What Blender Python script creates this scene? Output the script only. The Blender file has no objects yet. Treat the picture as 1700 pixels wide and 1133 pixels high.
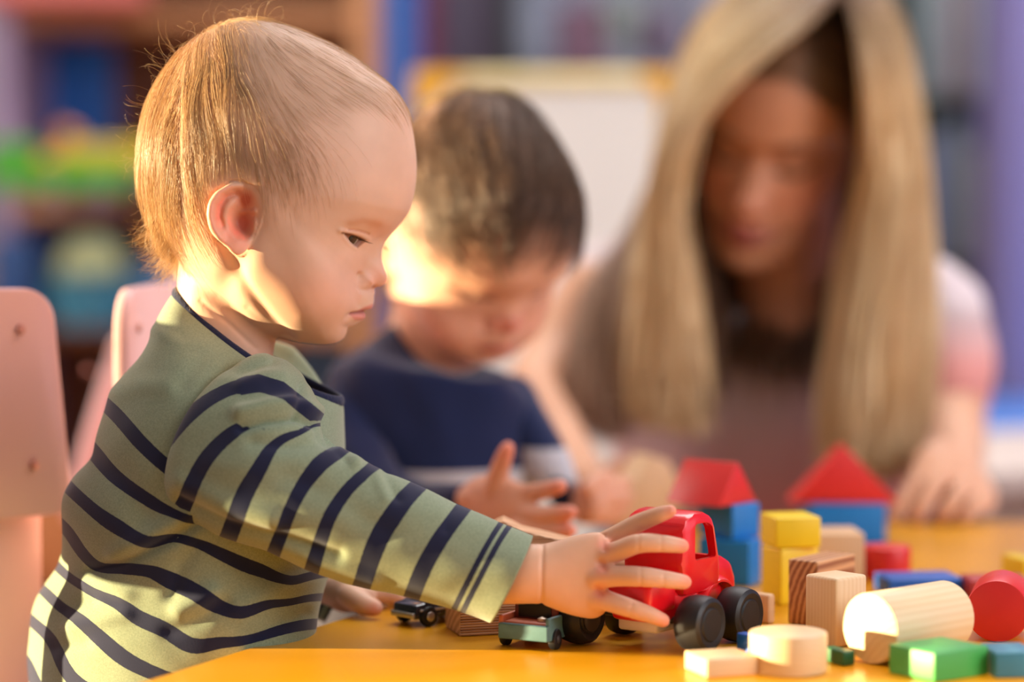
import bpy, bmesh, math, random
import numpy as np
from mathutils import Vector, Matrix, noise
from mathutils.bvhtree import BVHTree
random.seed(7); np.random.seed(7)
PI = math.pi
SC = bpy.context.scene
COL = SC.collection

# ------------------------------------------------ camera, sky, sun, exposure
F = 85.0 / 36.0 * 1700.0          # focal length in pixels of the 1700 px frame
CX, CY, HY = 850.0, 566.5, 354.0  # frame centre, horizon row
TH = math.atan((CY - HY) / F)
HC = 0.705                        # camera height
TZ = 0.45                         # height of the table top
cd = bpy.data.cameras.new('camera'); cam = bpy.data.objects.new('camera', cd); COL.objects.link(cam)
cam.location = (0, 0, HC); cam.rotation_euler = (PI / 2 - TH, 0, 0)
cd.lens = 85; cd.sensor_width = 36; cd.clip_start = 0.05; cd.clip_end = 100
cd.dof.use_dof = True; cd.dof.focus_distance = 1.44; cd.dof.aperture_fstop = 2.0
SC.camera = cam
SC.view_settings.view_transform = 'Standard'; SC.view_settings.look = 'None'
SC.view_settings.exposure = -0.14; SC.view_settings.gamma = 1.0

w = bpy.data.worlds.new('sky'); SC.world = w; w.use_nodes = True
bgn = w.node_tree.nodes['Background']
bgn.inputs[0].default_value = (0.93, 0.96, 1.0, 1); bgn.inputs[1].default_value = 0.26

def lamp(name, kind, loc, direction, energy, color, **kw):
    l = bpy.data.lights.new(name, kind); o = bpy.data.objects.new(name, l); COL.objects.link(o)
    o.location = loc; o.rotation_euler = Vector(direction).to_track_quat('-Z', 'Y').to_euler()
    l.energy = energy; l.color = color
    for k, v in kw.items(): setattr(l, k, v)
    return o
SUN_EL, SUN_AZ = math.radians(4.6), math.radians(-0.4)
lamp('sun', 'SUN', (-3, 1.6, 1.2), (math.cos(SUN_AZ), math.sin(SUN_AZ), -math.tan(SUN_EL)), 30.0, (1.0, 0.76, 0.44), angle=math.radians(0.8))
lamp('right_fill_light', 'AREA', (2.3, 0.2, 1.6), (-2.2, 1.4, -0.95), 56.0, (0.97, 0.98, 1.0), shape='RECTANGLE', size=1.5, size_y=1.1)  # added key light for an assumed source at front right; no window is built
lamp('overhead_fill_light', 'AREA', (0.9, 1.6, 2.5), (-0.15, 0.15, -1), 13.0, (1.0, 0.95, 0.9), shape='RECTANGLE', size=1.6, size_y=1.2)  # added soft fill from above, no ceiling fixture hangs here

lamp('background_fill_light', 'AREA', (0.6, 3.1, 2.6), (-0.1, 0.2, -1), 60.0, (1.0, 0.98, 0.96), shape='RECTANGLE', size=1.8, size_y=1.0)  # added fill that brightens the back of the room
lamp('left_fill_light', 'AREA', (-1.7, 2.75, 1.5), (1.95, -0.6, -0.75), 32.0, (1.0, 0.93, 0.8), shape='RECTANGLE', size=1.2, size_y=1.0)  # added fill for the woman's hair; the wall has no window here
# ------------------------------------------------ pixel helpers (frame of the photograph)
ct, st = math.cos(TH), math.sin(TH)
def P(px, py, Y):
    x = (px - CX) / F; y = -(py - CY) / F
    s = Y / (ct + y * st)
    return Vector((x * s, Y, HC + (-st + y * ct) * s))
def T(px, py, z=TZ):
    x = (px - CX) / F; y = -(py - CY) / F
    s = (z - HC) / (-st + y * ct)
    return Vector((x * s, (ct + y * st) * s, z))
def proj(V):
    V = np.asarray(V, float); dx = V[:, 0]; dy = V[:, 1]; dz = V[:, 2] - HC
    dep = dy * ct - dz * st; up = dy * st + dz * ct
    return CX + F * dx / dep, CY - F * up / dep

# ------------------------------------------------ materials
MATS = {}
def new_mat(name):
    m = bpy.data.materials.new(name); m.use_nodes = True
    return m, m.node_tree.nodes, m.node_tree.links, m.node_tree.nodes['Principled BSDF']
def mat(name, color, rough=0.5, noise_amt=0.06, noise_scale=30, bump=0.0, spec=0.5, sheen=0, coat=0, metal=0, emit=0):
    if name in MATS: return MATS[name]
    m, N, L, b = new_mat(name)
    tc = N.new('ShaderNodeTexCoord'); n = N.new('ShaderNodeTexNoise'); n.inputs['Scale'].default_value = noise_scale
    n.inputs['Detail'].default_value = 4
    L.new(tc.outputs['Object'], n.inputs['Vector'])
    r = N.new('ShaderNodeValToRGB')
    c = np.array(color[:3])
    r.color_ramp.elements[0].position = 0.3; r.color_ramp.elements[1].position = 0.7
    r.color_ramp.elements[0].color = tuple(np.clip(c * (1 - noise_amt), 0, 1)) + (1,)
    r.color_ramp.elements[1].color = tuple(np.clip(c * (1 + noise_amt), 0, 1)) + (1,)
    L.new(n.outputs['Fac'], r.inputs['Fac']); L.new(r.outputs['Color'], b.inputs['Base Color'])
    b.inputs['Roughness'].default_value = rough; b.inputs['Specular IOR Level'].default_value = spec
    b.inputs['Metallic'].default_value = metal
    b.inputs['Sheen Weight'].default_value = sheen; b.inputs['Coat Weight'].default_value = coat
    if bump:
        bp = N.new('ShaderNodeBump'); bp.inputs['Strength'].default_value = bump; bp.inputs['Distance'].default_value = 0.002
        L.new(n.outputs['Fac'], bp.inputs['Height']); L.new(bp.outputs['Normal'], b.inputs['Normal'])
    if emit:
        b.inputs['Emission Color'].default_value = tuple(color[:3]) + (1,); b.inputs['Emission Strength'].default_value = emit
    MATS[name] = m
    return m
def s2l(r, g, b):
    f = lambda c: (c / 255 / 12.92) if c / 255 <= 0.04045 else ((c / 255 + 0.055) / 1.055) ** 2.4
    return (f(r), f(g), f(b))
def wood_mat(name, light, dark, axis=(1, 0, 0), scale=60, rough=0.5, contrast=0.6, loc=(0.03, 0.045, 0.05)):
    """grain running along one local axis; the ends show curved year rings"""
    if name in MATS: return MATS[name]
    m, N, L, b = new_mat(name)
    tc = N.new('ShaderNodeTexCoord'); mp = N.new('ShaderNodeMapping')
    mp.inputs['Scale'].default_value = tuple(0.08 if a else 1.0 for a in axis)
    L.new(tc.outputs['Object'], mp.inputs['Vector'])
    wv = N.new('ShaderNodeTexWave'); wv.wave_type = 'RINGS'
    wv.rings_direction = 'X' if axis[0] else ('Y' if axis[1] else 'Z')
    mp.inputs['Location'].default_value = loc
    wv.inputs['Scale'].default_value = scale; wv.inputs['Distortion'].default_value = 1.6; wv.inputs['Detail'].default_value = 2
    wv.inputs['Detail Scale'].default_value = 3
    L.new(mp.outputs['Vector'], wv.inputs['Vector'])
    n = N.new('ShaderNodeTexNoise'); n.inputs['Scale'].default_value = 90; L.new(mp.outputs['Vector'], n.inputs['Vector'])
    mx = N.new('ShaderNodeMix'); mx.data_type = 'FLOAT'; mx.inputs[0].default_value = 0.35
    L.new(wv.outputs['Fac'], mx.inputs[2]); L.new(n.outputs['Fac'], mx.inputs[3])
    r = N.new('ShaderNodeValToRGB'); r.color_ramp.elements[0].position = 0.5 - contrast / 2; r.color_ramp.elements[1].position = 0.5 + contrast / 2
    r.color_ramp.elements[0].color = light + (1,); r.color_ramp.elements[1].color = dark + (1,)
    L.new(mx.outputs[0], r.inputs['Fac']); L.new(r.outputs['Color'], b.inputs['Base Color'])
    b.inputs['Roughness'].default_value = rough
    bp = N.new('ShaderNodeBump'); bp.inputs['Strength'].default_value = 0.15; bp.inputs['Distance'].default_value = 0.0006
    L.new(mx.outputs[0], bp.inputs['Height']); L.new(bp.outputs['Normal'], b.inputs['Normal'])
    MATS[name] = m
    return m

# ------------------------------------------------ mesh helpers
def tag(o, label=None, cat=None, group=None, kind=None):
    if label: o['label'] = label
    if cat: o['category'] = cat
    if group: o['group'] = group
    if kind: o['kind'] = kind
    return o
def empty(name, loc, label, cat, group=None, rz=0):
    o = bpy.data.objects.new(name, None); COL.objects.link(o); o.location = loc; o.rotation_euler = (0, 0, rz)
    o.empty_display_size = 0.05
    bpy.context.view_layer.update()
    return tag(o, label, cat, group)
def link(name, me, m=None, parent=None, world=False, smooth=False):
    """one object; with world=True the mesh is given in world coordinates and the parent's place is taken out"""
    o = bpy.data.objects.new(name, me); COL.objects.link(o)
    if m is not None and not me.materials: me.materials.append(m)
    if smooth and len(me.polygons): me.polygons.foreach_set('use_smooth', np.ones(len(me.polygons), bool))
    if parent is not None:
        o.parent = parent
        if world:
            mw = Matrix.Identity(4); q = parent; 
            chain = []
            while q is not None: chain.append(q); q = q.parent
            for q in reversed(chain): mw = mw @ q.matrix_basis
            me.transform(mw.inverted())
    elif world:
        pass
    return o
def settle(o):
    """put the origin of a top-level mesh at the base of its own shape"""
    me = o.data; n = len(me.vertices); co = np.empty(n * 3); me.vertices.foreach_get('co', co); co = co.reshape(-1, 3)
    c = (co.min(0) + co.max(0)) / 2; c[2] = co[:, 2].min()
    me.vertices.foreach_set('co', (co - c).ravel()); o.location = tuple(c); me.update()
    return o
def npmesh(name, V, faces):
    me = bpy.data.meshes.new(name); V = np.asarray(V, float)
    fs = [np.asarray(f, np.int32) for f in faces if len(f)]
    loops = np.concatenate([f.ravel() for f in fs]); sizes = np.concatenate([np.full(len(f), f.shape[1]) for f in fs])
    me.vertices.add(len(V)); me.vertices.foreach_set('co', V.ravel())
    me.loops.add(len(loops)); me.loops.foreach_set('vertex_index', loops)
    me.polygons.add(len(sizes)); starts = np.concatenate([[0], np.cumsum(sizes)[:-1]])
    me.polygons.foreach_set('loop_start', starts.astype(np.int32))
    me.update(calc_edges=True); me.validate()
    return me
def grid_faces(m, n, closed=True, off=0):
    i = np.arange(m - 1)[:, None]; j = np.arange(n if closed else n - 1)[None, :]
    a = i * n + j; b = i * n + (j + 1) % n; c = (i + 1) * n + (j + 1) % n; d = (i + 1) * n + j
    return np.stack([a, b, c, d], -1).reshape(-1, 4) + off
def catmull(rows, per):
    R = np.asarray(rows, float); m = len(R); out = []
    for i in range(m - 1):
        p0 = R[i - 1] if i else 2 * R[0] - R[1]; p1 = R[i]; p2 = R[i + 1]; p3 = R[i + 2] if i + 2 < m else 2 * R[-1] - R[-2]
        for k in range(per):
            t = k / per
            out.append(0.5 * (2 * p1 + (p2 - p0) * t + (2 * p0 - 5 * p1 + 4 * p2 - p3) * t * t + (3 * p1 - p0 - 3 * p2 + p3) * t ** 3))
    out.append(R[-1]); return np.array(out)
def rings_mesh(rings, caps=True):
    """rings (m,n,3) -> (V, quads, tris) with the two ends closed by fans"""
    m, n, _ = rings.shape; V = rings.reshape(-1, 3); Q = grid_faces(m, n); Tt = np.zeros((0, 3), int)
    if caps:
        V = np.vstack([V, rings[0].mean(0), rings[-1].mean(0)]); j = np.arange(n); a = len(V) - 2
        Tt = np.vstack([np.stack([np.full(n, a), (j + 1) % n, j], 1), np.stack([np.full(n, a + 1), (m - 1) * n + j, (m - 1) * n + (j + 1) % n], 1)])
    return V, Q, Tt
def sil(rows, per=6, n=48, caps=True, sq=2.0):
    """silhouette loft. row = (x1,y1, x2,y2, Y, dw[, ox, oy, ox2, oy2]): the two outline points in pixels, depth of the
    centre, half depth in px, skew of the near side (odd) and sag of both sides (even) in px"""
    R = np.array([list(r) + [0] * (10 - len(r)) for r in rows], float); R = catmull(R, per)
    a = np.linspace(0, 2 * PI, n, endpoint=False); ca, sa = np.cos(a), np.sin(a)
    if sq != 2.0:
        ca = np.sign(ca) * np.abs(ca) ** (2 / sq); sa = np.sign(sa) * np.abs(sa) ** (2 / sq)
    out = []
    for x1, y1, x2, y2, Y, dw, ox, oy, ex, ey in R:
        A = np.array(P(x1, y1, Y)); B = np.array(P(x2, y2, Y)); M = (A + B) / 2; H = (B - A) / 2; k = Y / F
        off = np.array([ox * k, -dw * k, -oy * k]); ev = np.array([ex * k, 0, -ey * k])
        out.append(M + ca[:, None] * H + sa[:, None] * off + (sa ** 2)[:, None] * ev)
    return rings_mesh(np.array(out), caps) if caps else np.array(out)
def tube(pts, rad, n=20, per=5, flat=None):
    """round-ended tapering tube through points"""
    R = np.array([list(p) + [r] for p, r in zip(pts, rad)], float)
    R = catmull(R, per) if len(R) > 2 else catmull(R, per)
    C, r = R[:, :3], R[:, 3]
    # hemispherical ends
    t0 = C[0] - C[1]; t0 /= np.linalg.norm(t0); t1 = C[-1] - C[-2]; t1 /= np.linalg.norm(t1)
    ang = np.array([0.12, 0.4, 0.75, 1.15])
    pre = [(C[0] + t0 * r[0] * math.cos(x), r[0] * math.sin(x)) for x in ang]
    post = [(C[-1] + t1 * r[-1] * math.cos(x), r[-1] * math.sin(x)) for x in ang[::-1]]
    C = np.vstack([[p[0] for p in pre], C, [p[0] for p in post]]); r = np.concatenate([[p[1] for p in pre], r, [p[1] for p in post]])
    tan = np.gradient(C, axis=0); tan /= np.linalg.norm(tan, axis=1)[:, None] + 1e-12
    u = np.cross(tan[0], [0, 0, 1.0]);
    if np.linalg.norm(u) < 0.1: u = np.cross(tan[0], [0, 1.0, 0])
    rings = []; a = np.linspace(0, 2 * PI, n, endpoint=False)
    for i in range(len(C)):
        u = u - tan[i] * np.dot(u, tan[i]); u /= np.linalg.norm(u); v = np.cross(tan[i], u)
        rings.append(C[i] + r[i] * (np.cos(a)[:, None] * u + np.sin(a)[:, None] * v))
    return rings_mesh(np.array(rings))
def join(parts):
    V = []; Q = []; Tt = []; o = 0
    for p in parts:
        v, q = p[0], p[1]; t = p[2] if len(p) > 2 else np.zeros((0, 3), int)
        V.append(v); Q.append(np.asarray(q).reshape(-1, 4) + o); Tt.append(np.asarray(t).reshape(-1, 3) + o); o += len(v)
    return np.vstack(V), np.vstack(Q), np.vstack(Tt)
def voxel(parts, size):
    V, Q, Tt = join(parts); me = npmesh('tmp', V, [Q, Tt]); o = bpy.data.objects.new('tmp', me); COL.objects.link(o)
    md = o.modifiers.new('r', 'REMESH'); md.mode = 'VOXEL'; md.voxel_size = size; md.adaptivity = 0
    dg = bpy.context.evaluated_depsgraph_get(); ev = bpy.data.meshes.new_from_object(o.evaluated_get(dg))
    n = len(ev.vertices); co = np.empty(n * 3); ev.vertices.foreach_get('co', co)
    k = len(ev.polygons); q = np.empty(len(ev.loops), np.int32); ev.loops.foreach_get('vertex_index', q)
    bpy.data.objects.remove(o); bpy.data.meshes.remove(me)
    q = q.reshape(-1, 4) if len(q) == 4 * k else None
    bpy.data.meshes.remove(ev)
    return co.reshape(-1, 3), q
def smooth(V, Q, it=5, w=None, lam=0.5):
    E = np.vstack([Q[:, [0, 1]], Q[:, [1, 2]], Q[:, [2, 3]], Q[:, [3, 0]]]); n = len(V)
    deg = np.bincount(E[:, 0], minlength=n) + np.bincount(E[:, 1], minlength=n); deg = np.maximum(deg, 1)
    V = V.copy()
    for _ in range(it):
        S = np.empty_like(V)
        for c in range(3):
            S[:, c] = (np.bincount(E[:, 0], V[E[:, 1], c], n) + np.bincount(E[:, 1], V[E[:, 0], c], n)) / deg
        d = (S - V) * lam
        V += d if w is None else d * w[:, None]
    return V
def normals(V, Q):
    n = np.cross(V[Q[:, 2]] - V[Q[:, 0]], V[Q[:, 3]] - V[Q[:, 1]]); out = np.zeros_like(V)
    for c in range(3):
        for k in range(4): out[:, c] += np.bincount(Q[:, k], n[:, c], len(V))
    return out / (np.linalg.norm(out, axis=1)[:, None] + 1e-12)
def set_attr(me, name, vals):
    a = me.attributes.new(name, 'FLOAT', 'POINT'); a.data.foreach_set('value', np.asarray(vals, np.float32))
def set_col(me, name, C):
    a = me.attributes.new(name, 'FLOAT_COLOR', 'POINT'); C = np.hstack([C, np.ones((len(C), 1))]) if C.shape[1] == 3 else C
    a.data.foreach_set('color', C.astype(np.float32).ravel())
def tps(pts, vals, reg=1.0):
    p = np.array(pts, float); n = len(p); d = np.linalg.norm(p[:, None] - p[None], axis=2)
    K = np.where(d > 0, d * d * np.log(d + 1e-9), 0) + np.eye(n) * reg
    A = np.zeros((n + 3, n + 3)); A[:n, :n] = K; A[:n, n] = 1; A[:n, n + 1:] = p; A[n, :n] = 1; A[n + 1:, :n] = p.T
    s = np.linalg.solve(A, np.concatenate([vals, np.zeros(3)]))
    def f(q):
        q = np.asarray(q, float); out = np.empty(len(q))
        for i in range(0, len(q), 20000):
            b = q[i:i + 20000]; d = np.linalg.norm(b[:, None] - p[None], axis=2)
            out[i:i + 20000] = np.where(d > 0, d * d * np.log(d + 1e-9), 0) @ s[:n] + s[n] + b @ s[n + 1:]
        return out
    return f
def bm_mesh(name, bm):
    me = bpy.data.meshes.new(name); bm.normal_update(); bm.to_mesh(me); bm.free(); return me
def box_me(name, sx, sy, sz, bev=0.0, seg=3, base=True):
    """box centred in x and y, standing on z=0 (base) or centred"""
    bm = bmesh.new(); bmesh.ops.create_cube(bm, size=1)
    bmesh.ops.scale(bm, vec=(sx, sy, sz), verts=bm.verts)
    if base: bmesh.ops.translate(bm, vec=(0, 0, sz / 2), verts=bm.verts)
    if bev: bmesh.ops.bevel(bm, geom=bm.edges[:], offset=bev, segments=seg, profile=0.5, affect='EDGES')
    me = bm_mesh(name, bm)
    if bev: me.polygons.foreach_set('use_smooth', np.ones(len(me.polygons), bool)); harden(me)
    return me
def harden(me, ang=0.6):
    try: me.set_sharp_from_angle(angle=ang)
    except Exception: pass
def box(name, m, cx, cy, z0, sx, sy, sz, rz=0, bev=0.002, parent=None, label=None, cat=None, group=None, kind=None):
    me = box_me(name, sx, sy, sz, bev); me.materials.append(m)
    o = bpy.data.objects.new(name, me); COL.objects.link(o); o.location = (cx, cy, z0); o.rotation_euler = (0, 0, rz)
    if parent is not None: o.parent = parent
    return tag(o, label, cat, group, kind)
def prism_me(name, pts, depth, bev=0.0, axis='Y'):
    """polygon pts (x,z) extruded along y, centred on y=0"""
    bm = bmesh.new(); vs = [bm.verts.new((x, -depth / 2, z)) for x, z in pts]; f = bm.faces.new(vs)
    r = bmesh.ops.extrude_face_region(bm, geom=[f]); bmesh.ops.translate(bm, vec=(0, depth, 0), verts=[g for g in r['geom'] if isinstance(g, bmesh.types.BMVert)])
    bmesh.ops.recalc_face_normals(bm, faces=bm.faces)
    if bev: bmesh.ops.bevel(bm, geom=bm.edges[:], offset=bev, segments=2, profile=0.5, affect='EDGES')
    me = bm_mesh(name, bm)
    if bev: me.polygons.foreach_set('use_smooth', np.ones(len(me.polygons), bool)); harden(me, 0.5)
    return me
def lathe_me(name, prof, n=64, axis='Z'):
    """profile (r,z) turned about z"""
    a = np.linspace(0, 2 * PI, n, endpoint=False)
    rings = np.array([[(r * math.cos(t), r * math.sin(t), z) for t in a] for r, z in prof])
    V, Q, Tt = rings_mesh(rings); me = npmesh(name, V, [Q, Tt])
    if axis == 'Y': me.transform(Matrix.Rotation(PI / 2, 4, 'X'))
    if axis == 'X': me.transform(Matrix.Rotation(PI / 2, 4, 'Y'))
    me.polygons.foreach_set('use_smooth', np.ones(len(me.polygons), bool)); harden(me, 0.7)
    return me
def cyl_me(name, r, h, bev=0.001, n=64, axis='Z'):
    b = bev
    return lathe_me(name, [(0.0005, 0), (r - b, 0), (r - b * .3, b * .3), (r, b), (r, h - b), (r - b * .3, h - b * .3), (r - b, h), (0.0005, h)], n, axis)
def strands_me(name, S, R, sides=3):
    """S (N,K,3) strand points, R (N,K) radii"""
    N_, K, _ = S.shape; tan = np.gradient(S, axis=1); tan /= np.linalg.norm(tan, axis=2)[..., None] + 1e-12
    ref = np.random.randn(N_, 1, 3); u = np.cross(tan, ref); u /= np.linalg.norm(u, axis=2)[..., None] + 1e-12; v = np.cross(tan, u)
    a = np.arange(sides) * 2 * PI / sides
    V = S[:, :, None] + R[:, :, None, None] * (np.cos(a)[None, None, :, None] * u[:, :, None] + np.sin(a)[None, None, :, None] * v[:, :, None])
    base = grid_faces(K, sides); Q = (base[None] + (np.arange(N_) * K * sides)[:, None, None]).reshape(-1, 4)
    me = npmesh(name, V.reshape(-1, 3), [Q]); me.polygons.foreach_set('use_smooth', np.ones(len(me.polygons), bool))
    set_attr(me, 'rnd', np.repeat(np.random.rand(N_), K * sides)); set_attr(me, 'along', np.tile(np.repeat(np.linspace(0, 1, K), sides), N_))
    return me
# ------------------------------------------------ the room
YB = 4.7; XL, XR = -2.4, 2.6
floor_m = wood_mat('floor_boards', s2l(176, 128, 92), s2l(150, 100, 68), (0, 1, 0), 12, 0.45)
wall_m = mat('wall_paint', s2l(196, 190, 205), 0.8, 0.03, 6)
lilac_m = mat('lilac_paint', s2l(128, 122, 178), 0.75, 0.04, 5)
ceil_m = mat('ceiling_paint', s2l(240, 238, 234), 0.9, 0.02, 4)
trim_m = mat('white_trim', s2l(225, 222, 215), 0.5, 0.02, 5)
box('floor', floor_m, 0.1, 2.2, -0.05, 5.2, 5.4, 0.05, bev=0, kind='structure')
box('ceiling', ceil_m, 0.1, 2.2, 2.8, 5.2, 5.4, 0.05, bev=0, kind='structure')
box('wall_back', wall_m, 0.1, YB + 0.05, 0, 5.2, 0.1, 2.8, bev=0, kind='structure')
box('wall_right', lilac_m, XR + 0.05, 2.2, 0, 0.1, 5.0, 2.8, bev=0, kind='structure')
# left wall with an assumed window opening, unseen and sized to let the sun in
WY0, WY1, WZ0, WZ1 = 0.3, 1.95, 0.30, 1.75
def wall_with_hole():
    bm = bmesh.new()
    def b(y0, y1, z0, z1):
        r = bmesh.ops.create_cube(bm, size=1); bmesh.ops.scale(bm, vec=(0.1, y1 - y0, z1 - z0), verts=r['verts'])
        bmesh.ops.translate(bm, vec=(XL - 0.05, (y0 + y1) / 2, (z0 + z1) / 2), verts=r['verts'])
    b(-0.4, WY0, 0, 2.8); b(WY1, YB, 0, 2.8); b(WY0, WY1, 0, WZ0); b(WY0, WY1, WZ1, 2.8)
    return bm_mesh('wall_left', bm)
o = link('wall_left', wall_with_hole(), wall_m); tag(o, kind='structure')
wf = bpy.data.objects.new('assumed_window', None); COL.objects.link(wf); wf.location = (XL - 0.03, (WY0 + WY1) / 2, WZ0); tag(wf, kind='structure')
def bar(name, sy, sz, y, z): return box(name, trim_m, 0, y, z, 0.05, sy, sz, bev=0.004, parent=wf)
hy = (WY1 - WY0) / 2
bar('window_frame', 0.05, WZ1 - WZ0, -hy + 0.025, 0); bar('window_frame', 0.05, WZ1 - WZ0, hy - 0.025, 0)
bar('window_frame', 2 * hy, 0.05, 0, 0); bar('window_frame', 2 * hy, 0.05, 0, WZ1 - WZ0 - 0.05)
box('window_sill', trim_m, 0.07, 0, -0.03, 0.2, 2 * hy + 0.1, 0.03, parent=wf)
gm, N, L, b = new_mat('window_glass'); b.inputs['Transmission Weight'].default_value = 1; b.inputs['Roughness'].default_value = 0
tr = N.new('ShaderNodeBsdfTransparent'); tr.inputs[0].default_value = (0.96, 0.97, 0.96, 1); gl = N.new('ShaderNodeBsdfGlossy'); gl.inputs['Roughness'].default_value = 0.02
mx = N.new('ShaderNodeMixShader'); mx.inputs[0].default_value = 0.05; L.new(tr.outputs[0], mx.inputs[1]); L.new(gl.outputs[0], mx.inputs[2])
L.new(mx.outputs[0], N['Material Output'].inputs['Surface'])
box('window_pane', gm, 0, 0, 0.05, 0.006, 2 * hy - 0.1, WZ1 - WZ0 - 0.1, bev=0, parent=wf)
box('baseboard_back', trim_m, 0.1, YB - 0.008, 0, 5.0, 0.016, 0.08, kind='structure')

# ---- brown bookcase on the left with blue side panels and toys
def spx(px, Y): return (px - CX) / F * Y
def zpx(py, Y): return P(850, py, Y).z
brown = wood_mat('bookcase_walnut', s2l(125, 78, 52), s2l(100, 58, 36), (0, 0, 1), 20, 0.5)
oak = wood_mat('shelf_beech', s2l(196, 140, 96), s2l(168, 112, 70), (1, 0, 0), 20, 0.45)
blue_p = mat('blue_panel', s2l(40, 112, 205), 0.4, 0.05, 8)
lilac_p = mat('lilac_panel', s2l(160, 140, 175), 0.5, 0.05, 8)
Yc = 3.9
bc = empty('bookcase', (spx(305, Yc), Yc + 0.17, 0), 'brown wooden bookcase with blue panels and toys behind the striped toddler', 'bookcase')
Wb = spx(600, Yc) - spx(5, Yc); Hb = 1.35
box('back_panel', brown, 0, 0.17, 0.0, Wb, 0.02, Hb, parent=bc)
for s in (-1, 1): box('side_panel', lilac_p if s < 0 else oak, s * (Wb / 2), 0, 0, 0.035, 0.34, Hb, parent=bc)
for py in (1000, 560, 352, 18):
    box('shelf', oak, 0, 0, zpx(py, Yc - .15) - 0.012, Wb - 0.03, 0.33, 0.026, parent=bc)
box('top_panel', oak, 0, 0, Hb, Wb + 0.04, 0.34, 0.03, parent=bc)
for (x0, x1, y0, y1) in ((25, 140, 40, 345), (15, 150, 365, 560), (455, 592, 500, 700)):
    box('blue_backing', blue_p if x0 < 400 else mat('lit_blue_panel', s2l(105, 165, 225), .5), spx((x0 + x1) / 2, Yc) - bc.location.x, 0.15, zpx(y1, Yc), spx(x1, Yc) - spx(x0, Yc), 0.02, zpx(y0, Yc) - zpx(y1, Yc), parent=bc)  # right panel is a lighter copy of the blue, brightness put into its colour
def at_shelf(px, py, Y=3.85): return spx(px, Y), Y, zpx(py, Yc - .15) + 0.0145
# toys on the shelves
def shelf_box(name, px, w_, h_, shelf, m, label, cat, d_=0.12, Y=3.85, rz=0.0):
    x, y, z = at_shelf(px, shelf, Y); return box(name, m, x, y, z, w_, d_, h_, rz, 0.012, label=label, cat=cat)
orange = mat('orange_plastic', s2l(225, 140, 30), 0.35); green = mat('green_plastic', s2l(70, 150, 45), 0.35)
ylw = mat('yellow_plastic', s2l(190, 165, 50), 0.4); greyp = mat('grey_toy', s2l(130, 120, 125), 0.5); teal = mat('teal_toy', s2l(60, 130, 160), 0.45)
pale = mat('pale_ball', s2l(185, 190, 140), 0.5); pinkp = mat('pink_box_card', s2l(205, 110, 105), 0.6)
t = empty('toy_giraffe', at_shelf(80, 352, 3.83), 'orange plastic toy animal standing on the green toy train shelf', 'toy animal')
def rock(name, V, m, parent): return link(name, npmesh(name, V[0], [V[1], V[2]]), m, parent, smooth=True)
t.scale = (.62, .62, .55)
rock('body', tube([(-.05, 0, .10), (0, 0, .11), (.04, 0, .12)], [.03, .034, .03]), orange, t)
rock('neck', tube([(.035, 0, .11), (.05, 0, .16), (.052, 0, .20)], [.02, .014, .013]), orange, t)
rock('head', tube([(.045, 0, .205), (.075, 0, .195)], [.018, .012]), orange, t)
for dx in (-.045, .035):
    for dy in (-.018, .018): rock('leg', tube([(dx, dy, .1), (dx, dy, .007)], [.012, .008]), orange, t)
t = empty('toy_train', at_shelf(100, 352, 3.72), 'green toy train in front of the orange toy animal on the bookcase', 'toy train')
box('body', green, 0, 0, 0.014, .22, .07, .045, parent=t, bev=.008); box('cab', green, -.07, 0, .058, .07, .06, .035, parent=t, bev=.008)
for dx in (-.07, 0, .07):
    me = cyl_me('wheel', .014, .008, axis='Y'); me.materials.append(greyp); wv = link('wheel', me, parent=t); wv.location = (dx, -.036, .014)
t = empty('toy_truck', at_shelf(205, 352, 3.82), 'olive yellow toy truck right of the green train on the bookcase', 'toy truck')
box('body', ylw, 0, 0, 0.045, .20, .08, .05, parent=t, bev=.015); box('chassis', greyp, 0, 0, .02, .22, .08, .03, parent=t, bev=.006)
for dx in (-.07, .07):
    me = cyl_me('wheel', .025, .012, axis='Y'); me.materials.append(greyp); wv = link('wheel', me, parent=t); wv.location = (dx, -.04, .025)
x, y, z = at_shelf(150, 560, 3.8)
me = lathe_me('toy_ball', [(max(.0005, .052 * math.sin(a)), .052 - .052 * math.cos(a)) for a in np.linspace(0, PI, 24)]); me.materials.append(pale)
o = link('toy_ball', me); o.location = (x, y, z + 0.04); tag(o, 'pale yellow green ball resting in the blue tub on the lower shelf', 'ball')
me = lathe_me('storage_tub', [(.0005, 0), (.055, 0), (.070, .08), (.074, .082), (.068, .08), (.052, .006), (.0005, .006)]); me.materials.append(teal)
o = link('storage_tub', me); o.location = (x, y, z); tag(o, 'teal blue plastic tub holding a pale ball on the lower bookcase shelf', 'tub')
shelf_box('storage_box', 34, .075, .14, 560, mat('navy_box', s2l(40, 80, 140), .5), 'dark blue box at the left end of the lower bookcase shelf', 'box')
shelf_box('storage_box', 262, .08, .10, 560, mat('blue_box', s2l(70, 110, 150), .5), 'grey blue box right of the teal tub on the lower shelf', 'box')
shelf_box('cardboard_box', 110, .26, .12, 18, pinkp, 'pink box on the uppermost visible shelf of the bookcase', 'box')
shelf_box('toy_chest', 95, .12, .16, 1000, mat('orange_chest', s2l(205, 130, 80), .5), 'orange tan box on the bottom shelf between the pink chairs', 'box')
shelf_box('storage_box', 215, .10, .24, 1000, blue_p, 'blue box on the bottom shelf beside the orange tan box', 'box')

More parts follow.
